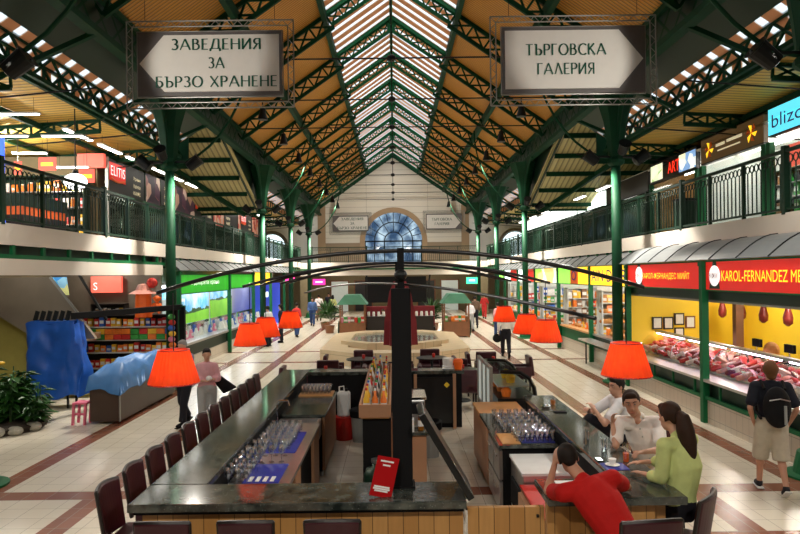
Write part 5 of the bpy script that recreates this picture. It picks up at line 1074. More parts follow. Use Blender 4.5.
# ------------------------------------------------------------------ fountain and kiosks in the middle
t = thing('stone_fountain', 'tiered beige stone fountain with shallow water in the middle of the hall', 'fountain', (0, 25, 0))
def ring(x0, y0, y1, ch, z0, z1, rim, nm, m='stone'):
    pts = [(-x0+ch, y0), (x0-ch, y0), (x0, y0+ch), (x0, y1-ch), (x0-ch, y1), (-x0+ch, y1), (-x0, y1-ch), (-x0, y0+ch)]
    cx, cy = 0, (y0+y1)/2; q = MB(); n = 8
    fx = (x0-rim)/x0; fy = ((y1-y0)/2-rim)/((y1-y0)/2); inn = [(x*fx, cy + (y-cy)*fy) for x, y in pts]
    q.add([(x, y, z0) for x, y in pts] + [(x, y, z1) for x, y in pts] + [(x, y, z0) for x, y in inn] + [(x, y, z1) for x, y in inn],
          [(i, (i+1)%8, 8+(i+1)%8, 8+i) for i in range(8)] + [(16+(i+1)%8, 16+i, 24+i, 24+(i+1)%8) for i in range(8)] + [(8+i, 8+(i+1)%8, 24+(i+1)%8, 24+i) for i in range(8)] + [(i+16, (i+1)%8+16, (i+1)%8, i) for i in range(8)])
    return q.build(nm, m, t)
ring(2.6, 20.9, 29.6, 1.3, 0, .45, .9, 'lower_step'); ring(2.0, 22.8, 27.8, 1.0, .0, .58, .35, 'basin_wall')
MB().prism([(-.9, 23.0, .46), (.9, 23.0, .46), (1.75, 23.9, .46), (1.75, 26.8, .46), (.9, 27.6, .46), (-.9, 27.6, .46), (-1.75, 26.8, .46), (-1.75, 23.9, .46)], (0, 0, .05)).build('water', 'water', t)
for s in (-1, 1):
    x = -2.0 if s < 0 else 2.95; sd = 'left' if s < 0 else 'right'
    t = thing('market_stall', 'small wooden stall with faded green pitched roof on the %s of the fountain' % sd, 'stall', (x, 31, 0))
    MB().box(x-.6, x+.6, 30.4, 31.6, .05, .75).build('counter_box', 'walnut', t)
    for a in (-.58, .58):
        for b in (30.42, 31.58): MB().box(x+a-.035, x+a+.035, b-.035, b+.035, 0, 1.75).build('post', 'walnut', t)
    MB().prism([(x-.72, 30.2, 1.62), (x+.72, 30.2, 1.62), (x+.35, 30.2, 2.08), (x-.35, 30.2, 2.08)], (0, 1.6, 0)).build('roof', 'kioskroof', t)
    w_ = MB(); w_.tube([(x+s*.68, 30.9+.38*math.cos(2*PI*k/20), .42+.38*math.sin(2*PI*k/20)) for k in range(21)], .03, 6)
    for k in range(4): w_.bar((x+s*.68, 30.9-.38*math.cos(PI*k/4), .42-.38*math.sin(PI*k/4)), (x+s*.68, 30.9+.38*math.cos(PI*k/4), .42+.38*math.sin(PI*k/4)), .03)
    w_.build('cart_wheel', 'gal_green', t)
    for k in range(14):
        c_ = random.choice(['red', 'brown', 'orange', 'pink', 'white', 'green']); goods(random.choice(['jar', 'packet']), c_, (x-.5+.165*(k % 7), 30.55+.25*(k//7), .751), '%s ware on the %s fountain stall, %s %s' % (c_, sd, ['front row', 'back row'][k//7], orn(k % 7)), 'wares on fountain stalls', 1.5)
for s, x in ((-1, -.88), (1, 1.42)):
    t = thing('lounge_sofa', 'dark red high backed sofa behind the fountain, %s of the post' % ('left' if s < 0 else 'right'), 'sofa', (x, 31.5, 0)); MB().box(x-.58, x+.58, 31.2, 31.9, .0, .45).build('seat', 'wenge', t, bevel=.03); MB().box(x-.58, x+.58, 31.8, 32.0, .45, 1.45).build('backrest', 'redcloth', t, bevel=.03)
    t = thing('sofa_table', 'black low table with white cups before the %s sofa' % ('left' if s < 0 else 'right'), 'table', (x, 30.9, 0)); MB().box(x-.5, x+.5, 30.6, 31.0, .98, 1.02).build('top', 'black', t); MB().box(x-.45, x+.45, 30.65, 30.95, 0, .98).build('base', 'wenge', t)
    for k in range(4): goods('jar', 'white', (x-.36+.24*k, 30.75, 1.021), 'white cup on the %s sofa table, %s from the left' % ('left' if s < 0 else 'right', orn(k)), 'cups by the sofas', 1.2)
t = thing('folded_parasol', 'closed dark red parasol half hidden behind the black bar post', 'parasol', (.13, 15.5, 0)); m = MB(); n = 20
vs = []; 
for r, z in ((.14, 2.85), (.24, 2.6), (.36, 1.9), (.39, 1.32)):
    for k in range(n): rr = r*(1.12 if k % 2 else .86); vs.append((.14+rr*math.cos(2*PI*k/n), 15.5+rr*math.sin(2*PI*k/n), z))
m.add(vs, [(i*n+k, i*n+(k+1)%n, (i+1)*n+(k+1)%n, (i+1)*n+k) for i in range(3) for k in range(n)] + [tuple(range(n))]); m.build('canopy', 'redcloth', t); MB().tube([(.14, 15.5, 0), (.14, 15.5, 2.95)], .025, 8).build('pole', 'walnut', t); MB().lathe([(.35, 0), (.3, .08)], (.14, 15.5, 0), 18).build('base', 'iron', t)
t = thing('display_board', 'large dark framed board standing under the end gallery', 'board', (0, 42, 0)); m = MB(); m.box(-1.9, 2.1, 42, 42.1, 1.2, 2.9); m.build('screen', 'blackm', t)
for x in (-1.8, 2.0): MB().bar((x, 42.05, 0), (x+(.35 if x > 0 else 0), 42.05, 3.0), .12, .12, up=(0,1,0)).build('leg', 'iron', t)
for i, (x, y) in enumerate(((-3.9, 36), (1.9, 33), (2.1, 34.5), (-3.4, 33.5))):
    t = thing('potted_palm', 'leafy green potted plant near the fountain, %s from the left' % ['first', 'third', 'fourth', 'second'][i], 'plant', (x, y, 0), 'potted plants'); MB().lathe([(.2, 0), (.27, .4), (.24, .4)], (x, y, 0), 12).build('pot', 'walnut', t); m = MB()
    for k in range(60):
        th = rnd.uniform(0, 2*PI); ph = rnd.uniform(.0, 1.3); L_ = rnd.uniform(.5, .95); d = V((math.cos(th)*math.cos(ph), math.sin(th)*math.cos(ph), math.sin(ph))); s_ = V((-math.sin(th), math.cos(th), 0)); q = V((x, y, .6+rnd.uniform(0, .6))); m.add([q, q + d*L_*.5 + s_*.07, q + d*L_ - V((0,0,.12)), q + d*L_*.5 - s_*.07], [(0,1,2,3)])
    m.build('foliage', 'leaf', t)
faced = P(436, 280.5, 44); t = thing('exit_sign', 'bright green lit sign under the end gallery right of the middle', 'sign', tuple(faced)); p = P(472, 280.5, 44); MB().box(p.x-.38, p.x+.38, 44, 44.08, p.z-.22, p.z+.22).build('light_box', 'litgreen', t); MB().box(p.x-.2, p.x+.2, 43.99, 44, p.z-.05, p.z+.08).build('symbol', 'whitelet', t); MB().tube([(p.x, 44, p.z+.22), (p.x, 44, 3.7)], .01, 5).build('hanger', 'iron', t)
t.location = (p.x, 44, p.z)
for ch in kids(t): ch.location = ch.location - V((p.x, 44, p.z)) + ORIG[t]

p = P(319, 282, 44); t = thing('shop_sign', 'small magenta lit sign hanging at far left under the end gallery', 'sign', tuple(p)); MB().box(p.x-.42, p.x+.42, 44, 44.08, p.z-.2, p.z+.2).build('light_box', 'magenta', t); MB().box(p.x-.25, p.x+.25, 43.99, 44, p.z-.05, p.z+.05).build('symbol', 'whitelet', t); MB().tube([(p.x, 44, p.z+.2), (p.x, 44, 3.7)], .01, 5).build('hanger', 'iron', t)
# ------------------------------------------------------------------ upper floor shops, right side
U = 9.4
def usign(lb, y0, y1, z0, z1, m, texts, sx=1): return faced_sign(lb, sx, sx*U, y0, y1, z0, z1, m, texts, th=.12, frame='iron')
usign('cyan lit sign with purple lower case letters over the near right gallery shop', 13.3, 16.0, 6.35, 7.0, 'cyansign', [('blizoo', .36, .6, .5, 'purplelet', 0)])
s3 = usign('brown board with two yellow pinwheels and cream print beside the cyan sign', 16.2, 19.5, 6.25, 6.95, 'brownsign', [])
for a0, a1, z0, z1 in ((17.2, 18.0, 6.62, 6.7), (18.1, 18.6, 6.6, 6.68), (17.3, 18.5, 6.46, 6.5)): MB().box(U-.008, U, a0, a1, z0, z1).build('print_line', 'creamlet', s3)
for yc in (16.75, 19.0):
    for k in range(6): a = PI*k/3; MB().prism([(U-.012, yc, 6.6), (U-.012, yc+.26*math.cos(a), 6.6+.26*math.sin(a)), (U-.012, yc+.2*math.cos(a+.6), 6.6+.2*math.sin(a+.6))], (.01, 0, 0)).build('pinwheel_petal', 'yellowlet' if k % 2 else 'orange', s3)
s4 = usign('black sign with glowing red letters ART between two lit white pictures', 19.8, 23.4, 6.2, 6.85, 'black', [('ART', .55, .24, .58, 'redlet', 0)])
MB().box(U-.01, U, 22.3, 23.3, 6.25, 6.8).build('picture_panel', m_blotch('green_print', [(.7, .8, .5), (.3, .5, .2), (.9, .85, .6)], 3, .8), s4); MB().box(U-.01, U, 19.85, 21.0, 6.25, 6.8).build('picture_panel', m_blotch('blue_print', [(.8, .85, .8), (.2, .35, .6), (.9, .85, .5)], 3, .8), s4)
usign('plain dark brown sign board left of the ART sign', 23.6, 28.2, 6.0, 6.7, 'wenge', [])
for i, (ya, yb) in enumerate(((28.6, 32.6), (33.2, 36.9), (37.1, 41), (41.2, 46.5))): usign('blank white glowing sign box in the far right gallery, %s from the near side' % orn(i), ya, yb, 6.0, 6.65, 'whitesign', [])
struct('wall_gallery_back', MB().box(12.4, 12.5, -2, 47.5, 3.99, 7.0), 'white')
for i, (y0, y1, wm) in enumerate(((8.9, 13.2, 'white'), (13.3, 16.1, 'white'), (16.2, 19.6, 'white'), (19.8, 23.5, 'pineplain'))):
    for y in (y0, y1): post_ = None
    t = thing('glazed_storefront', 'glazed front with green posts of the upper right shop, %s from the near end' % orn(i), 'shop front', (U, y0, 3.99), 'gallery shop fronts'); MB().box(U, U+.14, y0, y0+.14, 3.99, 6.2).build('post', 'greenb', t); MB().box(U, U+.14, y1-.14, y1, 3.99, 6.2).build('post', 'greenb', t); MB().box(U+.05, U+.06, y0+.14, y1-.14, 4.05, 6.15).build('glass', 'pane', t); MB().box(U, U+.14, y0+.14, y1-.14, 3.99, 4.08).build('bottom_frame', 'iron', t)
    shelfunit('shelving inside the upper right shop, %s from the near end' % orn(i), (11.6, y0+.3, 3.99), (0, 1, 0), 4, y1-y0-.6, 1.9, .4, 'walnut' if i == 3 else 'gal_green', [['red', 'pink', 'black'], ['white', 'black', 'orange'], ['green', 'white', 'black', 'brown'], ['brown', 'orange', 'yellow', 'red']][i], ['carton', 'packet', 'jar'], (-1, 0, 0), 'in the %s upper right shop' % orn(i), per=7, zs=[.2, .65, 1.1, 1.5], sc=1.5)
    o = MB().tube([(10.6, y0+.3, 6.5), (10.6, y1-.3, 6.5)], .035, 6).build('ceiling_tube_lamp', 'tube'); tag(o, 'tube lamp inside the upper right shop, %s from the near end' % orn(i), 'lamp', 'upper shop tube lamps')
struct('ceiling_upper_shops', MB().box(U, 12.4, 8.9, 47, 6.7, 6.76), 'white'); struct('wall_art_shop', MB().box(12.2, 12.3, 19.6, 23.6, 3.99, 6.7), 'pineplain')
struct('wall_partition_upper', MB().box(U+.2, 12.4, 19.62, 19.7, 3.99, 6.7), 'white'); struct('wall_partition_upper', MB().box(U+.2, 12.4, 23.52, 23.6, 3.99, 6.7), 'pineplain')
o = MB().box(U+.4, U+.45, 15.0, 16.0, 5.55, 6.1).build('hanging_banner', 'coral'); tag(o, 'orange banner hanging in the upper right shop window', 'banner')
o = MB().box(U+.25, U+.3, 13.5, 14.7, 5.6, 6.2).build('wall_screen', 'magenta'); tag(o, 'pink red picture in the nearest upper right window', 'picture')
t = thing('waste_bin', 'dark green bin standing on the right gallery behind the railing', 'bin', (7.4, 16.3, 3.99)); MB().lathe([(.26, 3.99), (.28, 4.75), (.26, 4.85)], (7.45, 16.35, 0), 16).build('body', 'gal_green', t); MB().lathe([(.29, 4.78), (.29, 4.84)], (7.45, 16.35, 0), 16).build('rim', 'iron', t)
t = thing('glazed_storefront', 'dark glazed front of the far upper right shops', 'shop front', (U, 24, 3.99)); MB().box(U, U+.05, 23.7, 47, 4.0, 5.95).build('glass', 'darkpane', t)
for k in range(8): MB().box(U-.03, U+.1, 23.7+k*3, 23.85+k*3, 3.99, 6.0).build('post', 'gal_green', t)
struct('wall_far_gallery', MB().box(U+.3, U+.4, 23.7, 47, 3.99, 6.0), 'gal_green')
# upper left
lo = -9.3
segs = [(20.9, 24, 'banner'), (24, 25.6, 'picture'), (25.6, 27.2, 'text'), (27.2, 30, 'picture'), (30, 33, 'banner'), (33, 35.2, 'redpic'), (35.2, 38.2, 'text'), (38.2, 39, 'redpic'), (39, 42, 'banner'), (42, 44, 'redpic'), (44, 47, 'text')]
e_i = 0
for i, (ya, yb, m_) in enumerate(segs):
    t = thing('advert_banner', '%s panel of the long banner on the left gallery, %s from the near end' % ({'banner': 'charcoal logo', 'text': 'charcoal text', 'picture': 'portrait', 'redpic': 'red picture'}[m_], orn(i)), 'banner', (lo, ya, 5.7), 'gallery banner panels'); MB().box(lo-.06, lo, ya, yb-.03, 5.72, 6.95).build('print', 'banner' if m_ == 'text' else m_, t)
    if m_ == 'text':
        for s_, z_ in (('Храни', 6.6), ('Напитки', 6.3), ('КАФЕ', 6.0)): lettering(s_, (lo+.015, ya+.75, z_), (0,1,0), (0,0,1), .8, .18, 'creamlet', t)
    if m_ == 'banner':
        MB().box(lo, lo+.012, ya+.08, ya+1.35, 6.25, 6.85).build('red_panel', 'redsign', t); lettering('ELITIS', (lo+.015, ya+.72, 6.58), (0,1,0), (0,0,1), 1.1, .32, 'whitelet', t); 
        m = MB(); m.tube([(lo+.02, ya+.15+1.1*k/8, 6.33 - .09*math.sin(PI*k/8)) for k in range(9)], .035, 6); m.build('orange_swoosh', 'orange', t)
        for s_, z_ in (('Храни', 6.55), ('Напитки', 6.3), ('КАФЕ', 6.05)): lettering(s_, (lo+.015, ya+min(2.3, yb-ya-.4), z_), (0,1,0), (0,0,1), .62, .15, 'creamlet', t)
    MB().box(lo-.05, lo, ya, yb-.03, 4.0, 5.68).build('lower_glass', 'darkpane', t); MB().box(lo-.08, lo+.02, ya-.04, ya+.04, 3.99, 6.98).build('post', 'alu' if i == 0 else 'gal_green', t)
struct('wall_gallery_left', MB().box(-9.75, -9.65, 20.9, 47, 3.99, 6.95), 'brownwall')
o = MB().box(-10.2, -9.35, 20.7, 20.85, 6.6, 7.05).build('orange_light_box', 'coral'); tag(o, 'orange box sign turned across the near end of the long banner', 'sign')
struct('wall_left_upper_shop', MB().box(-13.9, -13.8, 8, 20.9, 3.99, 7.0), 'cream')
struct('wall_left_upper_end', MB().box(-13.9, -9.7, 20.9, 21.0, 3.99, 7.0), 'brownwall')
for i, (ya, per) in enumerate(((12.4, 12), (16.0, 12))): shelfunit('tall shelving with bottles and packets in the upper left shop, %s from the near end' % orn(i), (-13.7, ya, 3.99), (0, 1, 0), 4, 3.0, 2.3, .4, 'gal_green', ['yellow', 'white', 'orange', 'brown', 'blue'], ['jar', 'carton', 'packet'], (1, 0, 0), 'on the %s upper left shelves' % orn(i), per=per, zs=[.2, .75, 1.3, 1.8], sc=1.5)
shelfunit('low shelving across the aisle end of the upper left shop', (-13.3, 20.7, 3.99), (1, 0, 0), 4, 3.5, 2.3, .4, 'gal_green', ['yellow', 'white', 'red', 'orange'], ['jar', 'carton', 'packet'], (0, -1, 0), 'on the upper left end shelves', per=13, zs=[.2, .75, 1.3, 1.8], sc=1.4)
t = thing('shop_desk', 'orange and dark till counter with a palm in the upper left shop', 'counter', (-9.2, 16, 3.99)); MB().box(-9.5, -8.8, 15.2, 17.2, 3.99, 4.55).build('base', 'wenge', t); MB().box(-9.55, -8.75, 15.2, 17.2, 4.75, 5.05).build('top', 'gal_green', t); MB().box(-9.5, -8.8, 15.2, 17.2, 4.55, 4.75).build('band', 'orange', t)
t = thing('globe_lamp', 'big white glowing dome lamp hanging over the left gallery', 'lamp', (-7.9, 15.8, 5.6)); p = P(75.5, 180, 15.8); MB().sph((p.x, 15.8, p.z-.04), (.27, .27, .20), 20, 12).build('globe', 'globe', t, smooth=True); MB().tube([(p.x, 15.8, p.z+.15), (p.x, 15.8, 7.2)], .015, 6).build('cord', 'iron', t); MB().lathe([(.09, .14), (.05, .25)], (p.x, 15.8, p.z), 12).build('cap', 'iron', t)
for i, (px, py, w_) in enumerate(((47.5, 164, .46), (87, 176, .42), (18, 168, .2))):
    p = P(px, py, 17.4); t = thing('hanging_price_sign', 'orange yellow hanging price sign in the upper left shop, %s from the left' % ['second', 'third', 'first'][i], 'sign', tuple(p), 'hanging price signs'); MB().box(p.x-w_/2, p.x+w_/2, 17.38, 17.42, p.z-.18, p.z+.18).build('board', 'coral', t); MB().box(p.x-w_*.35, p.x+w_*.35, 17.36, 17.38, p.z-.06, p.z+.04).build('stripe', 'yellowlet', t); MB().tube([(p.x, 17.4, p.z+.18), (p.x, 17.4, 7.0)], .006, 5).build('cord', 'iron', t)
o = MB().tube([(-8.62, 14.0, 4.0), (-8.62, 14.0, 6.1)], .12, 12).build('light_column', 'neonblue'); tag(o, 'glowing blue upright light column at the left frame edge of the gallery', 'light'); 
# fluorescent fixtures
t = thing('fluorescent_fixture', 'x', 'lamp'); MB().box(-.09, .09, 0, 1.5, .03, .08).build('housing', 'whiteplastic', t); m = MB().box(-.06, .06, .03, 1.47, 0, .03); m.build('tube', 'tube', t); MB().tube([(0, .2, .08), (0, .2, .6)], .006, 5).build('cord', 'iron', t); MB().tube([(0, 1.3, .08), (0, 1.3, .6)], .006, 5).build('cord', 'iron', t)
FF = Proto(t)
for i in range(13): FF.put((-8.75, 17.1+i*2.0, 6.98), 0, 'white fluorescent fixture in line over the left gallery walkway, %s from the near end' % orn(i), 'fluorescent fixtures')
for i, (px, py, d) in enumerate(((18, 115, 14.5), (63, 137, 15.3), (30, 154, 18.5), (72, 168, 19), (5, 137, 13.6))):
    p = P(px, py, d); FF.put((p.x-.5, d, min(p.z, 6.85)), -PI/2, 'white fluorescent fixture turned across the upper left shop, %s' % ['nearest top one', 'below the top one', 'third one down', 'lowest one', 'cut by the frame edge'][i], 'fluorescent fixtures', .66)
for i in range(6): FF.put((8.3, 24.5+i*3.2, 6.3), 0, 'white fluorescent fixture over the right gallery walkway, %s from the near end' % orn(i), 'fluorescent fixtures')
for i, (x, y) in enumerate(((-8.2, 12), (-8.2, 16), (8.2, 12), (8.2, 16.5), (-3, 51), (3, 51))):
    pass
for i in range(5):   # lamps under the end gallery
    o = MB().lathe([(.11, 3.66), (.11, 3.7)], (-5+2.5*i, 50, 0), 12).build('downlight', 'bulb'); tag(o, 'small round downlight under the end gallery, %s from the left' % orn(i), 'lamp', 'downlights')
# ------------------------------------------------------------------ people
def remesh(mb, name, m, parent, vox, smooth=3):
    o = mb.build(name + '_tmp', m, parent); r = o.modifiers.new('r', 'REMESH'); r.mode = 'VOXEL'; r.voxel_size = vox; r.use_smooth_shade = True
    s = o.modifiers.new('s', 'SMOOTH'); s.iterations = smooth; s.factor = .5
    dg = bpy.context.evaluated_depsgraph_get(); dg.update(); me = bpy.data.meshes.new_from_object(o.evaluated_get(dg))
    me.materials.clear(); me.materials.append(M[m] if isinstance(m, str) else m)
    for p in me.polygons: p.use_smooth = True
    n = bpy.data.objects.new(name, me); C.objects.link(n); n.parent = parent; ORIG[n] = ORIG[parent]; bpy.data.objects.remove(o); return n
def frame(a, up):
    """rotation whose local z is `a` and local x near `up`"""
    z = V(a).normalized(); x = V(up) - z*V(up).dot(z); x.normalize(); y = z.cross(x); R = Matrix((x, y, z)).transposed(); return R
def elltube(mb, secs, lat, n=16):
    """secs: (centre, half width along lat, half depth)"""
    vs = []
    for i, (c, a, b) in enumerate(secs):
        c = V(c); d = (V(secs[min(i+1, len(secs)-1)][0]) - V(secs[max(i-1, 0)][0])).normalized(); l = V(lat) - d*V(lat).dot(d); l.normalize(); f = d.cross(l)
        vs += [c + l*a*math.cos(2*PI*k/n) + f*b*math.sin(2*PI*k/n) for k in range(n)]
    m = len(secs); fs = [(i*n+k, i*n+(k+1)%n, (i+1)*n+(k+1)%n, (i+1)*n+k) for i in range(m-1) for k in range(n)] + [tuple(range(n))[::-1], tuple((m-1)*n+k for k in range(n))]
    mb.add(vs, fs)
def hand(mb, wrist, dirv, palm_n, side, k=1.0, curl=.5, fine=True):
    """dirv: towards the fingertips; palm_n: out of the palm; side: +1 thumb on the +lateral side"""
    w = V(wrist); d = V(dirv).normalized(); pn = V(palm_n) - d*V(palm_n).dot(d); pn.normalize(); lat = d.cross(pn)*side
    R = Matrix((lat, pn, d)).transposed(); mb.sph(w + d*.045*k, (.040*k, .018*k, .055*k), 10, 8, R)
    if not fine: mb.sph(w + d*.10*k + pn*.02*k*curl, (.035*k, .016*k, .05*k), 10, 8, R); mb.tube([w + d*.02*k + lat*.03*k, w + d*.07*k + lat*.055*k], [.014*k, .011*k], 8); return
    for j, (o, L) in enumerate(((.030, .070), (.010, .080), (-.010, .074), (-.029, .058))):
        p = w + d*.085*k + lat*o*k; a1 = curl*.7; a2 = curl*1.5; d1 = d*math.cos(a1) + pn*math.sin(a1); d2 = d*math.cos(a2) + pn*math.sin(a2)
        q = p + d1*L*.5*k; r = q + d2*L*.5*k; mb.tube([p - d*.03*k, p, q, r], [.0095*k, .0095*k, .009*k, .0075*k], 8); mb.sph(r, .0078*k, 8, 6); mb.sph(q, .0092*k, 8, 6)
    a = w + d*.02*k + lat*.03*k; b = a + (d*.6 + lat*.8).normalized()*.038*k; c = b + (d*.85 + lat*.3 + pn*.4).normalized()*.032*k
    mb.tube([w, a, b, c], [.014*k, .013*k, .0105*k, .0085*k], 8); mb.sph(c, .0088*k, 8, 6)
def person(label, J, face, skin='skin0', top=None, sleeve=1.0, bottom=None, shorts=False, skirt=False, hair='hair_dark', hairstyle='short', shoe='blackm', near=False, collar=False, group=None, gender='m', k=1.0, palm=None, vox=None, hk=1.0):
    """J: pelvis chest neck head shL shR elL elR waL waR hiL hiR knL knR anL anR (L = figure's left)"""
    J = {a: V(b) for a, b in J.items()}; base = V((J['pelvis'].x, J['pelvis'].y, 0)); face = V(face).normalized(); vx = vox or (.011 if near else .022)
    t = thing('person', label, 'person', tuple(base), group)
    lat = (J['shL'] - J['shR']).normalized(); hl = (J['hiL'] - J['hiR']).normalized(); f = 1 if gender == 'm' else .88
    up = (J['neck'] - J['chest']).normalized(); b = MB()
    def torso(m, e):
        L2 = (lat+hl).normalized()
        elltube(m, [(J['pelvis'] - (J['chest']-J['pelvis'])*.16, .13+e, .10+e), (J['pelvis'], .165*k+e, .12*k+e), (J['pelvis'].lerp(J['chest'], .4), .14*f*k+e, .105*k+e), (J['pelvis'].lerp(J['chest'], .75), .155*f*k+e, .115*k+e), (J['chest'], .17*f*k+e, .12*k+e), (J['chest'].lerp(J['neck'], .55), .165*f*k+e, .10*k+e), (J['chest'].lerp(J['neck'], .85), .10*k+e, .07*k+e)], L2)
        for s in ('L', 'R'): m.limb(J['chest'].lerp(J['neck'], .6), J['sh'+s], .072*f*k+e, .060*f*k+e)
    torso(b, 0)
    hc = J['head']; hu = (hc - J['neck']).normalized(); hu = (hu*.4 + V((0,0,1))*.6).normalized() if near else hu; R = Matrix((face.cross(hu).normalized(), (face - hu*face.dot(hu)).normalized(), hu)).transposed()
    b.limb(J['neck'] - up*.03, hc - hu*.04, .058*f, .052*f); k0 = k; k = k*hk; T = lambda x, y, z: hc + R @ V((x*hk*k0, y*hk*k0, z*hk*k0))
    b.sph(T(0, -.008, .025), (.075*k, .093*k, .092*k), 16, 12, R); b.sph(T(0, .022, -.045), (.056*k, .066*k, .070*k), 14, 10, R); b.sph(T(0, .052, -.092), (.026*k, .024*k, .02*k), 10, 8, R)
    if near or vx < .018: b.tube([T(0, .082, .022), T(0, .098, -.008), T(0, .109, -.024)], [.008, .012, .014], 8); b.sph(T(0, .10, -.028), (.017, .013, .010), 8, 6, R); [b.sph(T(s*.079, -.005, -.005), (.011, .02, .032), 8, 6, R) for s in (-1, 1)]; b.sph(T(0, .078, -.062), (.024, .012, .011), 8, 6, R); b.sph(T(0, .078, .042), (.05, .014, .012), 8, 6, R)
    k = k0
    if collar: fr0 = (face - up*face.dot(up)).normalized(); b.sph(J['neck'] - up*.035 + fr0*.075, (.034, .026, .04), 10, 8)
    for s, sg in (('L', -1), ('R', 1)):
        b.limb(J['sh'+s], J['el'+s], .046*f*k, .037*f*k); b.limb(J['el'+s], J['wa'+s], .038*f*k, .025*f*k); d = (J['wa'+s]-J['el'+s]).normalized()
        fore = b.sph(J['el'+s].lerp(J['wa'+s], .3), .039*f*k)
        pn = (palm or {}).get(s, V((0,0,-1)) if abs(d.z) < .7 else lat*(-1 if s == 'L' else 1)); hand(b, J['wa'+s], d if not (palm or {}).get('dir'+s) else V(palm['dir'+s]), pn, sg, .95*k*(1 if gender == 'm' else .9), (palm or {}).get('curl', .5), near)
        b.limb(J['hi'+s], J['kn'+s], .085*k*(1 if gender == 'm' else .98), .055*k); b.limb(J['kn'+s], J['an'+s], .053*k, .036*k); b.sph(J['kn'+s].lerp(J['an'+s], .3), .057*k)
    remesh(b, 'body', skin, t, vx)
    e = .012 if near else .018
    def foot(s):
        a = J['an'+s]; q = V((face.x, face.y, 0)).normalized() if 'ft' not in J else J['ft']; m = MB(); Rz = Matrix.Rotation(math.atan2(-q.x, q.y), 3, 'Z'); gz = min(a.z - .03, max(.04, a.z-.03))
        tilt = Matrix.Rotation(-(J['tilt'+s].x if 'tilt'+s in J else 0), 3, 'X'); R2 = Rz @ tilt
        m.sph(a + R2 @ V((0, .06, -.045)), (.047*k, .125*k, .042*k), 12, 8, R2); m.sph(a + V((0, -.0, -.02)), .046*k, 10, 8); o = remesh(m, 'shoe', shoe, t, .014)
        sm = MB(); R3 = R2; sm.cbox(a + R2 @ V((0, .055, -.085)), (.085*k, .25*k, .018), R3); sm.build('sole', 'paper' if shoe == 'c_sneaker' else 'blackm', o, bevel=.008)
    for s in 'LR': foot(s)
    if bottom:
        m = MB(); elltube(m, [(J['pelvis'] - (J['chest']-J['pelvis'])*.22, .14+e, .115+e), (J['pelvis'], .172*k+e, .128*k+e), (J['pelvis'].lerp(J['chest'], .28), .155*f*k+e*.8, .118*k+e*.8)], hl)
        if skirt: pass
        for s in 'LR':
            kn = J['kn'+s]; an = J['an'+s]
            if shorts: q = kn.lerp(an, .12); m.limb(J['hi'+s], J['hi'+s].lerp(kn, .6), .098*k+e, .085*k+e); m.tube([J['hi'+s].lerp(kn, .3), J['hi'+s].lerp(kn, .6), q], [.095*k+e, .09*k+e, .088*k+e], 14)
            else: m.limb(J['hi'+s], kn, .092*k+e, .064*k+e); m.limb(kn, kn.lerp(an, .86), .064*k+e, .052*k+e); m.tube([kn.lerp(an, .6), kn.lerp(an, .97)], [.055*k+e, .062*k+e], 14)
        if skirt: m.tube([J['pelvis'], (J['knL']+J['knR'])/2], [.17, .24], 16)
        remesh(m, 'trousers' if not (skirt or shorts) else ('skirt' if skirt else 'shorts'), bottom, t, vx*1.05)
    if top:
        m = MB(); torso(m, e+.004)
        m.limb(J['neck'] - up*.045, J['neck'] - up*.015, .068*f, .062*f)
        for s in 'LR':
            sh, el, wa = J['sh'+s], J['el'+s], J['wa'+s]; q = sh.lerp(el, min(1, sleeve)); m.limb(sh, sh.lerp(q, .9), .060*f*k+e, .056*f*k+e); m.tube([sh, q], [.058*f*k+e, (.058 if sleeve <= 1 else .05)*f*k+e], 14)
            if sleeve > 1: q2 = el.lerp(wa, sleeve-1); m.limb(el, el.lerp(q2, .9), .046*f*k+e, .042*k+e); m.tube([el, q2], [.046*f*k+e, .038*k+e], 14)
        remesh(m, 'top', top, t, vx*1.05)
        if collar:
            m = MB(); fr = (face - up*face.dot(up)).normalized(); l2 = fr.cross(up).normalized(); c0 = J['neck'] - up*.012
            m.tube([c0 + l2*.068*math.cos(a)*-1 + fr*(.07*math.sin(a)+.005) - up*(.03*max(0, math.sin(a))) for a in [PI*(.55+.0) + (2*PI-.35*PI)*i/14 for i in range(15)]], .014, 6); m.build('collar', top, t, smooth=True)
            m = MB()
            for i in range(5): m.sph(J['neck'].lerp(J['pelvis'], .16+.14*i) + fr*(.135*k if i else .125), .008, 8, 6)
            m.build('buttons', 'greyplastic', t)
    # hair
    m = MB(); k = k0*hk
    if hairstyle == 'bald': pass
    else:
        m.sph(T(0, -.022, .042), (.083*k, .094*k, .092*k), 16, 12, R); m.sph(T(0, -.058, .005), (.060*k, .048*k, .066*k), 14, 10, R); m.sph(T(0, .045, .092), (.058*k, .035*k, .03*k), 12, 8, R)
        for s in (-1, 1): m.sph(T(s*.072, -.015, .01), (.012*k, .035*k, .045*k), 10, 8, R)
        if hairstyle == 'long': m.sph(T(0, -.07, -.09), (.085*k, .045*k, .13*k), 14, 10, R); [m.sph(T(s*.075, -.03, -.06), (.022*k, .045*k, .09*k), 10, 8, R) for s in (-1, 1)]
        if hairstyle == 'shaggy': m.sph(T(0, -.045, .01), (.10*k, .10*k, .105*k), 14, 10, R); m.sph(T(0, -.06, -.08), (.07*k, .045*k, .06*k), 12, 8, R)
        h = remesh(m, 'hair', hair, t, .010 if near else .02, 2)
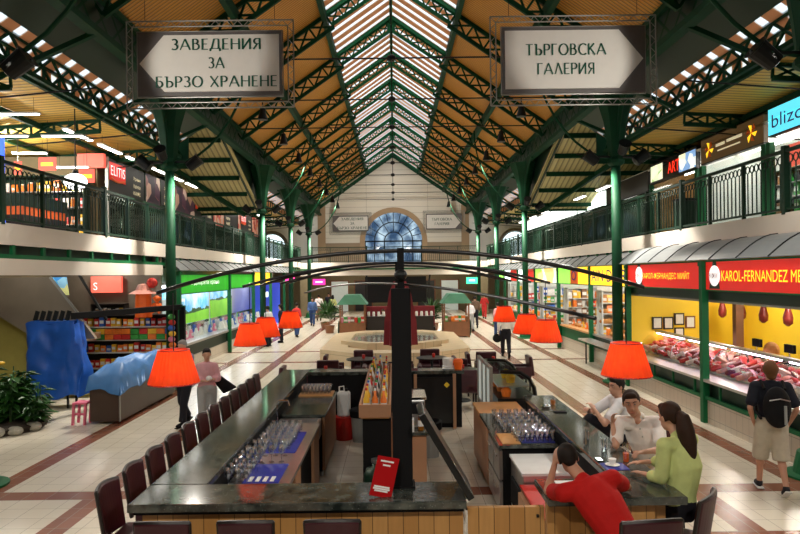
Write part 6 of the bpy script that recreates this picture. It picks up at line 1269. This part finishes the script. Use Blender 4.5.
        if hairstyle == 'ponytail':
            q = MB(); pts = [T(0, -.10, .03), T(0, -.135, -.0), T(.0, -.14, -.1), T(.01, -.135, -.21), T(.02, -.13, -.31), T(.025, -.13, -.38)]; q.tube(pts, [.04, .060, .078, .075, .05, .01], 12); remesh(q, 'ponytail', hair, t, .010); q = MB(); q.lathe([(.036, -.012), (.036, .012)], T(0, -.115, .02), 12); q.build('hair_tie', 'c_black', t)
    if near:
        for s in (-1, 1):
            MB().sph(T(s*.030, .077, .018), (.011, .008, .006), 10, 8, R).build('eye', 'eyewhite', t, smooth=True); MB().sph(T(s*.030, .0838, .018), (.0055, .003, .0055), 8, 6, R).build('iris', 'wenge', t, smooth=True)
            q = MB(); q.tube([T(s*.014, .092, .040), T(s*.032, .093, .047), T(s*.050, .080, .041)], [.004, .005, .003], 6); q.build('eyebrow', hair, t, smooth=True)
        q = MB(); q.tube([T(-.024, .083, -.062), T(0, .093, -.064), T(.024, .083, -.062)], [.003, .006, .003], 6); q.build('lips', mat('lips', (.45, .16, .12), .5), t, smooth=True)
    return t
M['eyewhite'] = mat('eye_white', (.42, .38, .34), .3)
for nm, c in (('hair_dark', (.012, .008, .006)), ('hair_brown', (.028, .012, .006)), ('hair_lightbrown', (.13, .055, .02)), ('hair_grey', (.25, .24, .23)), ('redshirt', (.46, .008, .006)), ('limeblouse', (.55, .62, .24)), ('creamshirt', (.80, .76, .72)), ('whiteshirt', (.68, .68, .70)), ('darktrousers', (.012, .012, .018)), ('beigeshorts', (.50, .45, .35)), ('blackshirt', (.010, .012, .02)), ('pinkblouse', (.62, .33, .36)), ('lilacshirt', (.26, .23, .34)), ('jeans', (.03, .06, .16)), ('palejeans', (.35, .36, .36)), ('brownjacket', (.14, .09, .06)), ('reddress', (.5, .03, .03)), ('blueshirt', (.08, .15, .35)), ('c_sneaker', (.02, .02, .025)), ('tantrousers', (.5, .42, .3))):
    M[nm] = mat(nm + '_cloth' if 'hair' not in nm else nm, c, .8 if 'hair' not in nm else .7, 0, .18, 12, bump=.35 if 'hair' not in nm else 0, spec=.25)
# --- seated at the bar
person('person in bright red T-shirt leaning on the counter with head in hand', dict(
    pelvis=(1.78, 4.82, .86), chest=(1.62, 5.06, 1.16), neck=(1.50, 5.20, 1.335), head=(1.43, 5.33, 1.45), shL=(1.33, 5.12, 1.24), shR=(1.75, 5.18, 1.33), elL=(1.28, 5.42, 1.155), elR=(1.97, 5.46, 1.165),
    waL=(1.335, 5.40, 1.385), waR=(1.74, 5.62, 1.15), hiL=(1.68, 4.84, .82), hiR=(1.88, 4.86, .82), knL=(1.50, 5.20, .80), knR=(1.86, 5.26, .80), anL=(1.48, 5.10, .38), anR=(1.88, 5.12, .38), ft=(0, 1, 0)), (.15, .85, -.5),
    top='redshirt', sleeve=.62, bottom='darktrousers', hair='hair_dark', near=True, skin='skin1', palm={'L': V((1, .3, 0)), 'dirL': V((.12, .05, 1)), 'curl': .35})
person('woman in lime green blouse with long dark ponytail, sitting with her back turned', dict(
    pelvis=(2.50, 5.68, .90), chest=(2.560, 5.680, 1.270), neck=(2.510, 5.730, 1.560), head=(2.475, 5.790, 1.685), shL=(2.350, 5.610, 1.480), shR=(2.670, 5.800, 1.480), elL=(2.33, 5.63, 1.18), elR=(2.58, 6.08, 1.20),
    waL=(2.24, 5.84, 1.165), waR=(2.36, 6.16, 1.17), hiL=(2.43, 5.65, .86), hiR=(2.57, 5.73, .86), knL=(2.30, 5.84, .80) if False else (2.50, 5.92, .80), knR=(2.62, 6.02, .80), anL=(2.46, 5.80, .42), anR=(2.60, 5.9, .40), ft=(-.5, .85, 0)), (-.42, .9, -.12),
    top='limeblouse', sleeve=1.5, bottom='darktrousers', hair='hair_brown', hairstyle='ponytail', near=True, hk=1.08, gender='f', skin='skin0', palm={'L': V((0, 0, -1)), 'R': V((0, 0, -1)), 'curl': .3})
person('man in cream collared shirt facing the woman in green', dict(
    pelvis=(2.83, 7.06, .86), chest=(2.700, 6.990, 1.190), neck=(2.610, 6.940, 1.450), head=(2.545, 6.900, 1.585), shL=(2.820, 6.880, 1.380), shR=(2.420, 6.970, 1.370), elL=(2.74, 6.62, 1.16), elR=(2.33, 6.78, 1.165),
    waL=(2.50, 6.50, 1.17), waR=(2.33, 6.88, 1.37), hiL=(2.86, 6.94, .82), hiR=(2.80, 7.16, .82), knL=(2.58, 6.62, .84), knR=(2.54, 7.26, .82), anL=(2.52, 6.62, .42), anR=(2.52, 7.26, .42), ft=(-1, -.3, 0)), (-.32, -.92, -.10),
    top='creamshirt', sleeve=.8, bottom='tantrousers', hair='hair_brown', near=True, hk=1.12, collar=True, skin='skin0', palm={'R': V((.5, -.5, 0)), 'dirR': V((.05, .1, 1)), 'curl': .9})
person('man in white T-shirt turned sideways at the bar with black trousers and folded hands', dict(
    pelvis=(2.92, 8.4, .86), chest=(2.940, 8.380, 1.130), neck=(2.920, 8.360, 1.370), head=(2.880, 8.340, 1.510), shL=(2.860, 8.170, 1.310), shR=(2.900, 8.550, 1.310), elL=(2.62, 8.02, 1.10), elR=(2.60, 8.55, 1.12),
    waL=(2.53, 8.16, 1.26), waR=(2.50, 8.34, 1.22), hiL=(2.90, 8.30, .84), hiR=(2.90, 8.5, .84), knL=(2.50, 8.26, 1.08) if False else (2.52, 8.30, 1.10), knR=(2.52, 8.66, .82), anL=(2.50, 8.72, .90), anR=(2.55, 8.66, .40), ft=(-1, .2, 0)), (-.93, -.36, 0),
    top='whiteshirt', sleeve=.75, bottom='darktrousers', hair='hair_dark', near=True, hk=1.08, skin='skin0', palm={'curl': .8})
def walker(label, x, y, h, ang, stride=.2, arms='down', **kw):
    """standing or walking figure facing angle ang (0 = away from camera)"""
    s = h/1.75; R = Matrix.Rotation(ang, 3, 'Z'); q = lambda a, b, c: V((x, y, 0)) + R @ V((a*s, b*s, c*s)); st = stride
    J = dict(pelvis=q(0, 0, .95), chest=q(0, .02, 1.28), neck=q(0, .02, 1.50), head=q(0, .05, 1.64), shL=q(-.185, .01, 1.42), shR=q(.185, .01, 1.42), hiL=q(-.09, 0, .90), hiR=q(.09, 0, .90),
             knL=q(-.10, st*.55+.03, .49), knR=q(.10, -st*.25+.03, .49), anL=q(-.10, st, .10), anR=q(.10, -st*1.1, .10 + .10*min(1, st*3)))
    if st > .05: J['tiltR'] = V((.6, 0, 0))
    if kw.get('gender') == 'f': J.update(shL=q(-.155, .01, 1.39), shR=q(.155, .01, 1.39))
    if arms == 'down': J.update(elL=q(-.25, -.06-st*.3, 1.13), elR=q(.25, -.05+st*.2, 1.13), waL=q(-.25, .02-st*.4, .88), waR=q(.25, .08+st*.3, .88))
    elif arms == 'front': J.update(elL=q(-.22, .05, 1.13), elR=q(.22, .05, 1.13), waL=q(-.10, .27, 1.16), waR=q(.07, .27, 1.14))
    elif arms == 'pocket': J.update(elL=q(-.28, -.08, 1.15), elR=q(.28, -.08, 1.15), waL=q(-.20, .06, .93), waR=q(.24, .12, .90))
    f = R @ V((0, 1, kw.pop('look', -.05))); sh = kw.pop('ft', None); J['ft'] = R @ V((0, 1, 0))
    return person(label, J, f, **kw), q
t, q = walker('man walking away in black T-shirt and beige shorts, with brown shaggy hair', 5.06, 8.62, 1.76, -.25, .20, 'pocket', top='blackshirt', sleeve=.8, bottom='beigeshorts', shorts=True, hair='hair_lightbrown', hairstyle='shaggy', shoe='c_sneaker', skin='skin1', vox=.014)
bp = thing('backpack', 'black and grey backpack worn on the back of the man in beige shorts', 'backpack', tuple(q(0, -.25, 1.2)))
m = MB(); m.sph(q(0, -.23, 1.20), (.17, .11, .27), 16, 12, Matrix.Rotation(-.25, 3, 'Z')); m.sph(q(0, -.27, 1.10), (.14, .10, .17), 14, 10, Matrix.Rotation(-.25, 3, 'Z')); remesh(m, 'bag_body', 'blackm', bp, .014)
MB().tube([q(.06, -.375, 1.0), q(.06, -.36, 1.24)], .018, 6).build('reflective_strip', 'greyplastic', bp); m = MB(); m.tube([q(-.12, -.345, 1.3), q(0, -.37, 1.33), q(.12, -.345, 1.3)], .008, 6); m.build('zip', 'steel', bp)
for s in (-1, 1): m = MB(); m.tube([q(s*.12, -.15, 1.42), q(s*.13, -.02, 1.505), q(s*.14, .12, 1.42), q(s*.15, .15, 1.25), q(s*.17, .05, 1.08), q(s*.16, -.12, 1.02)], .02, 6); m.build('strap', 'blackm', bp)
t, q = walker('woman in pink blouse and pale trousers looking down at something in her hands', -3.62, 12.3, 1.62, PI+.35, .06, 'front', look=-.8, top='pinkblouse', sleeve=1.55, bottom='palejeans', hair='hair_dark', gender='f', vox=.014)
hb = thing('shoulder_bag', 'large black shoulder bag hanging at the side of the woman in pink', 'bag', tuple(q(-.33, -.12, .95))); m = MB(); m.add([q(-.30, -.2, 1.16), q(-.16, -.2, 1.02), q(-.34, -.2, .78), q(-.62, -.2, .90), q(-.30, -.1, 1.16), q(-.16, -.1, 1.02), q(-.34, -.06, .78), q(-.62, -.06, .90)], [(0,1,2,3), (7,6,5,4), (0,4,5,1), (1,5,6,2), (2,6,7,3), (3,7,4,0)]); remesh(m, 'bag_body', 'blackm', hb, .016); m = MB(); m.tube([q(-.28, -.08, 1.08), q(-.16, .02, 1.40), q(.05, .14, 1.30), q(-.2, .05, 1.05)], .012, 6); m.build('strap', 'blackm', hb)
o = MB().sph(q(-.02, .33, 1.19), (.06, .04, .05), 10, 8).build('paper_cup', 'paper'); tag(o, 'small pale cup held by the woman in pink', 'cup')
walker('person in grey lilac shirt and dark trousers walking beside the woman in pink', -4.28, 13.0, 1.72, PI-.5, .16, 'front', top='lilacshirt', sleeve=1.5, bottom='darktrousers', hair='hair_grey', vox=.014)
def PX(px, d): return (px-394)*d/640
FAR = [('person in long black clothes with dark hair standing at the left shops', 281, 29, 1.72, PI*.6, 'darktrousers', 'darktrousers', 'long', 'f', 0.0),
    ('person in red top standing behind the farthest left lamp', 296, 31.5, 1.68, -.4, 'reddress', 'jeans', 'short', 'f', .1),
    ('person in white top by the far left fish counters', 268, 27.5, 1.72, 1.2, 'whiteshirt', 'darktrousers', 'short', 'm', 0.0),
    ('man in blue shirt and jeans walking in the left aisle', 312, 38.5, 1.68, PI, 'blueshirt', 'jeans', 'short', 'm', .2),
    ('person in pale shirt far down the left aisle', 318.5, 43, 1.72, .2, 'creamshirt', 'brownjacket', 'short', 'm', .15),
    ('person in dark jacket farthest down the left aisle', 328.5, 46.5, 1.72, PI, 'blackshirt', 'darktrousers', 'short', 'm', .2),
    ('person in green top walking beside the left stall', 332.5, 44, 1.66, 0.1, 'limeblouse', 'darktrousers', 'long', 'f', .15),
    ('man in brown jacket walking away beside the right fountain stall', 474.5, 35.6, 1.75, 0, 'brownjacket', 'darktrousers', 'short', 'm', .2),
    ('woman in red dress in the far right aisle', 484, 43, 1.66, 2.8, 'reddress', 'reddress', 'long', 'f', .1),
    ('man in pale shirt with dark trousers and black bag, head behind a red lamp', 505, 23.0, 1.76, -.1, 'creamshirt', 'darktrousers', 'short', 'm', .22),
    ('person in red and white top further down the right aisle', 497.5, 30, 1.64, .2, 'pinkblouse', 'jeans', 'short', 'f', .1),
    ('person in pale blue clothes just behind the fountain stall', 470, 33.5, 1.62, .5, 'whiteshirt', 'palejeans', 'short', 'f', .1)]
for lb, px, d, h, a, tp, bt, hs, g_, st in FAR:
    w_, q = walker(lb, PX(px, d), d, h, a, st, 'down', top=tp, sleeve=1.6 if g_ == 'm' else 1.2, bottom=bt, hairstyle=hs, gender=g_, vox=.026)
    if px == 505: hb = thing('hand_bag', 'black bag carried by the man in the right aisle', 'bag', tuple(q(-.28, 0, .7))); MB().sph(q(-.3, 0, .68), (.17, .07, .16), 12, 8).build('bag_body', 'blackm', hb); MB().tube([q(-.35, 0, .8), q(-.28, 0, .9), q(-.2, 0, .8)], .012, 6).build('handle', 'blackm', hb)
x, y = PX(382, 29.5), 29.5+1.2
person('person in white blouse sitting behind the fountain left of the post', dict(pelvis=(x, y+.6, .52), chest=(x, y+.58, .85), neck=(x, y+.55, 1.08), head=(x, y+.52, 1.22), shL=(x+.17, y+.55, 1.0), shR=(x-.17, y+.55, 1.0), elL=(x+.22, y+.4, .78), elR=(x-.22, y+.4, .78), waL=(x+.1, y+.2, .82), waR=(x-.1, y+.2, .82),
    hiL=(x+.09, y+.55, .5), hiR=(x-.09, y+.55, .5), knL=(x+.1, y+.12, .5), knR=(x-.1, y+.12, .5), anL=(x+.1, y+.1, .1), anR=(x-.1, y+.1, .1)), (0, -1, -.1), top='whiteshirt', sleeve=1.4, bottom='darktrousers', gender='f', hairstyle='long', hair='hair_brown', vox=.022)
person('butcher in white standing behind the meat counter near the wooden post', dict(pelvis=(8.5, 13.2, .95), chest=(8.48, 13.2, 1.28), neck=(8.46, 13.2, 1.5), head=(8.42, 13.2, 1.63), shL=(8.47, 13.02, 1.42), shR=(8.47, 13.38, 1.42), elL=(8.35, 12.95, 1.15), elR=(8.35, 13.45, 1.15), waL=(8.15, 13.05, 1.15), waR=(8.15, 13.35, 1.15),
    hiL=(8.5, 13.1, .9), hiR=(8.5, 13.3, .9), knL=(8.5, 13.1, .49), knR=(8.5, 13.3, .49), anL=(8.5, 13.1, .12), anR=(8.5, 13.3, .12)), (-1, 0, -.1), top='blackshirt', sleeve=1.5, bottom='darktrousers', vox=.02) if False else None
# ------------------------------------------------------------------ camera, light
cam = bpy.data.cameras.new('camera'); co = bpy.data.objects.new('camera', cam); C.objects.link(co)
cam.sensor_width = 36; cam.lens = 28.8; cam.clip_end = 200
cam.shift_x = 6/800; cam.shift_y = 8/800
co.matrix_world = Matrix.Translation((0, 0, 3)) @ Matrix.Rotation(PI/2, 4, 'X') @ Matrix.Rotation(-ROLL, 4, 'Z')
bpy.context.scene.camera = co
w = bpy.data.worlds.new('sky'); bpy.context.scene.world = w; w.use_nodes = True
bg = w.node_tree.nodes['Background']; bg.inputs[0].default_value = (.80, .90, 1, 1); bg.inputs[1].default_value = 2.6
def lamp(kind, loc, power, col, size=.1, rot=None, **k):
    l = bpy.data.lights.new('light', kind); l.energy = power; l.color = col
    if kind == 'AREA': l.shape = 'RECTANGLE'; l.size, l.size_y = size
    elif kind == 'SUN': l.angle = size
    else: l.shadow_soft_size = size
    for a, b in k.items(): setattr(l, a, b)
    o = bpy.data.objects.new('light', l); C.objects.link(o); o.location = loc
    if rot: o.rotation_euler = rot
    return o
def spot(loc, tgt, power, size=.9, col=(1, .93, .82)):
    d = (V(tgt)-V(loc)).normalized(); o = lamp('SPOT', loc, power, col, .08, None, spot_size=size, spot_blend=.5); o.rotation_euler = d.to_track_quat('-Z', 'Y').to_euler()
for sx in (-1, 1):
    spot((sx*5.5, 9.75, 6.3), (sx*4.0 if sx < 0 else 3.9, 13.7, 7.6), 300, .6)
    spot((sx*5.6, 17.2, 6.1), (sx*7.7, 14.6, 1), 900, .8); spot((sx*5.5, 17.3, 6.1), (0, 9, 1), 500, 1.5)
    spot((sx*3.6, 46.1, 8.3), (sx*3, 54, 7), 450, 1.5); lamp('POINT', (sx*3.5, 50.5, 3.4), 70, (1, .9, .75), .06)
    spot((sx*5.5, 9.1, 6.1), (sx*1.5, 5.6, 1), 500, 1.3)
spot((-2.5, -2.5, 7.5), (-1.5, 7, 1), 700, 1.3); spot((2.5, -2.5, 7.5), (1.5, 7, 1), 700, 1.3)  # added fill spots behind the camera for the bar front, without fixtures
for p, w_ in (((-11.2, 13.5, 6.5), 220), ((-11.2, 18, 6.5), 260), ((-8.6, 12.2, 3.5), 20), ((-8.6, 14.2, 3.5), 20), ((-8.5, 18.4, 3.5), 30), ((10.8, 14.7, 6.4), 60), ((10.8, 18, 6.4), 70), ((10.8, 11, 6.4), 60)): lamp('POINT', p, w_, (1, .96, .88), .06)  # added fill points for the upper shops and under the left gallery
for y in (7.5, 10.2, 12.8, 15.4): lamp('POINT', (8.1, y, 2.5), 38, (1, .93, .8), .05)
for y in (19.7, 23.6, 27.8, 32, 36): lamp('POINT', (7.5, y, 2.6), 50, (1, .96, .9), .05); lamp('POINT', (-7.6, y+1, 2.6), 35, (.95, .97, 1), .05)
sc = bpy.context.scene
sc.view_settings.view_transform = 'Standard'; sc.view_settings.look = 'None'; sc.view_settings.gamma = 1; sc.view_settings.use_curve_mapping = False
sc.view_settings.exposure = 0.5
sc.cycles.max_bounces = 7; sc.cycles.diffuse_bounces = 4; sc.cycles.glossy_bounces = 4; sc.cycles.transparent_max_bounces = 12; sc.cycles.sample_clamp_indirect = 6
sc.cycles.use_denoising = True
# lamps of the hall
for x, y, z in LAMPS: lamp('POINT', (x, y, z+.06), 9, (1, .72, .45), .04)
for i, y in enumerate(COLD):
    for sx in (-1, 1):
        lamp('SPOT', (sx*5.4, y, 5.8), [200, 400, 700, 800, 700][i], (1, .93, .82), .12, (0, sx*-.5, 0) if False else (0, -sx*.35, 0), spot_size=2.4, spot_blend=.6)
for i, y in enumerate([q for q in TR if q > 20]):
    for sx in (-1, 1): lamp('SPOT', (sx*4.35, y-.06, ZT-.75), 400, (1, .93, .8), .1, (0, 0, 0), spot_size=2.2, spot_blend=.6)
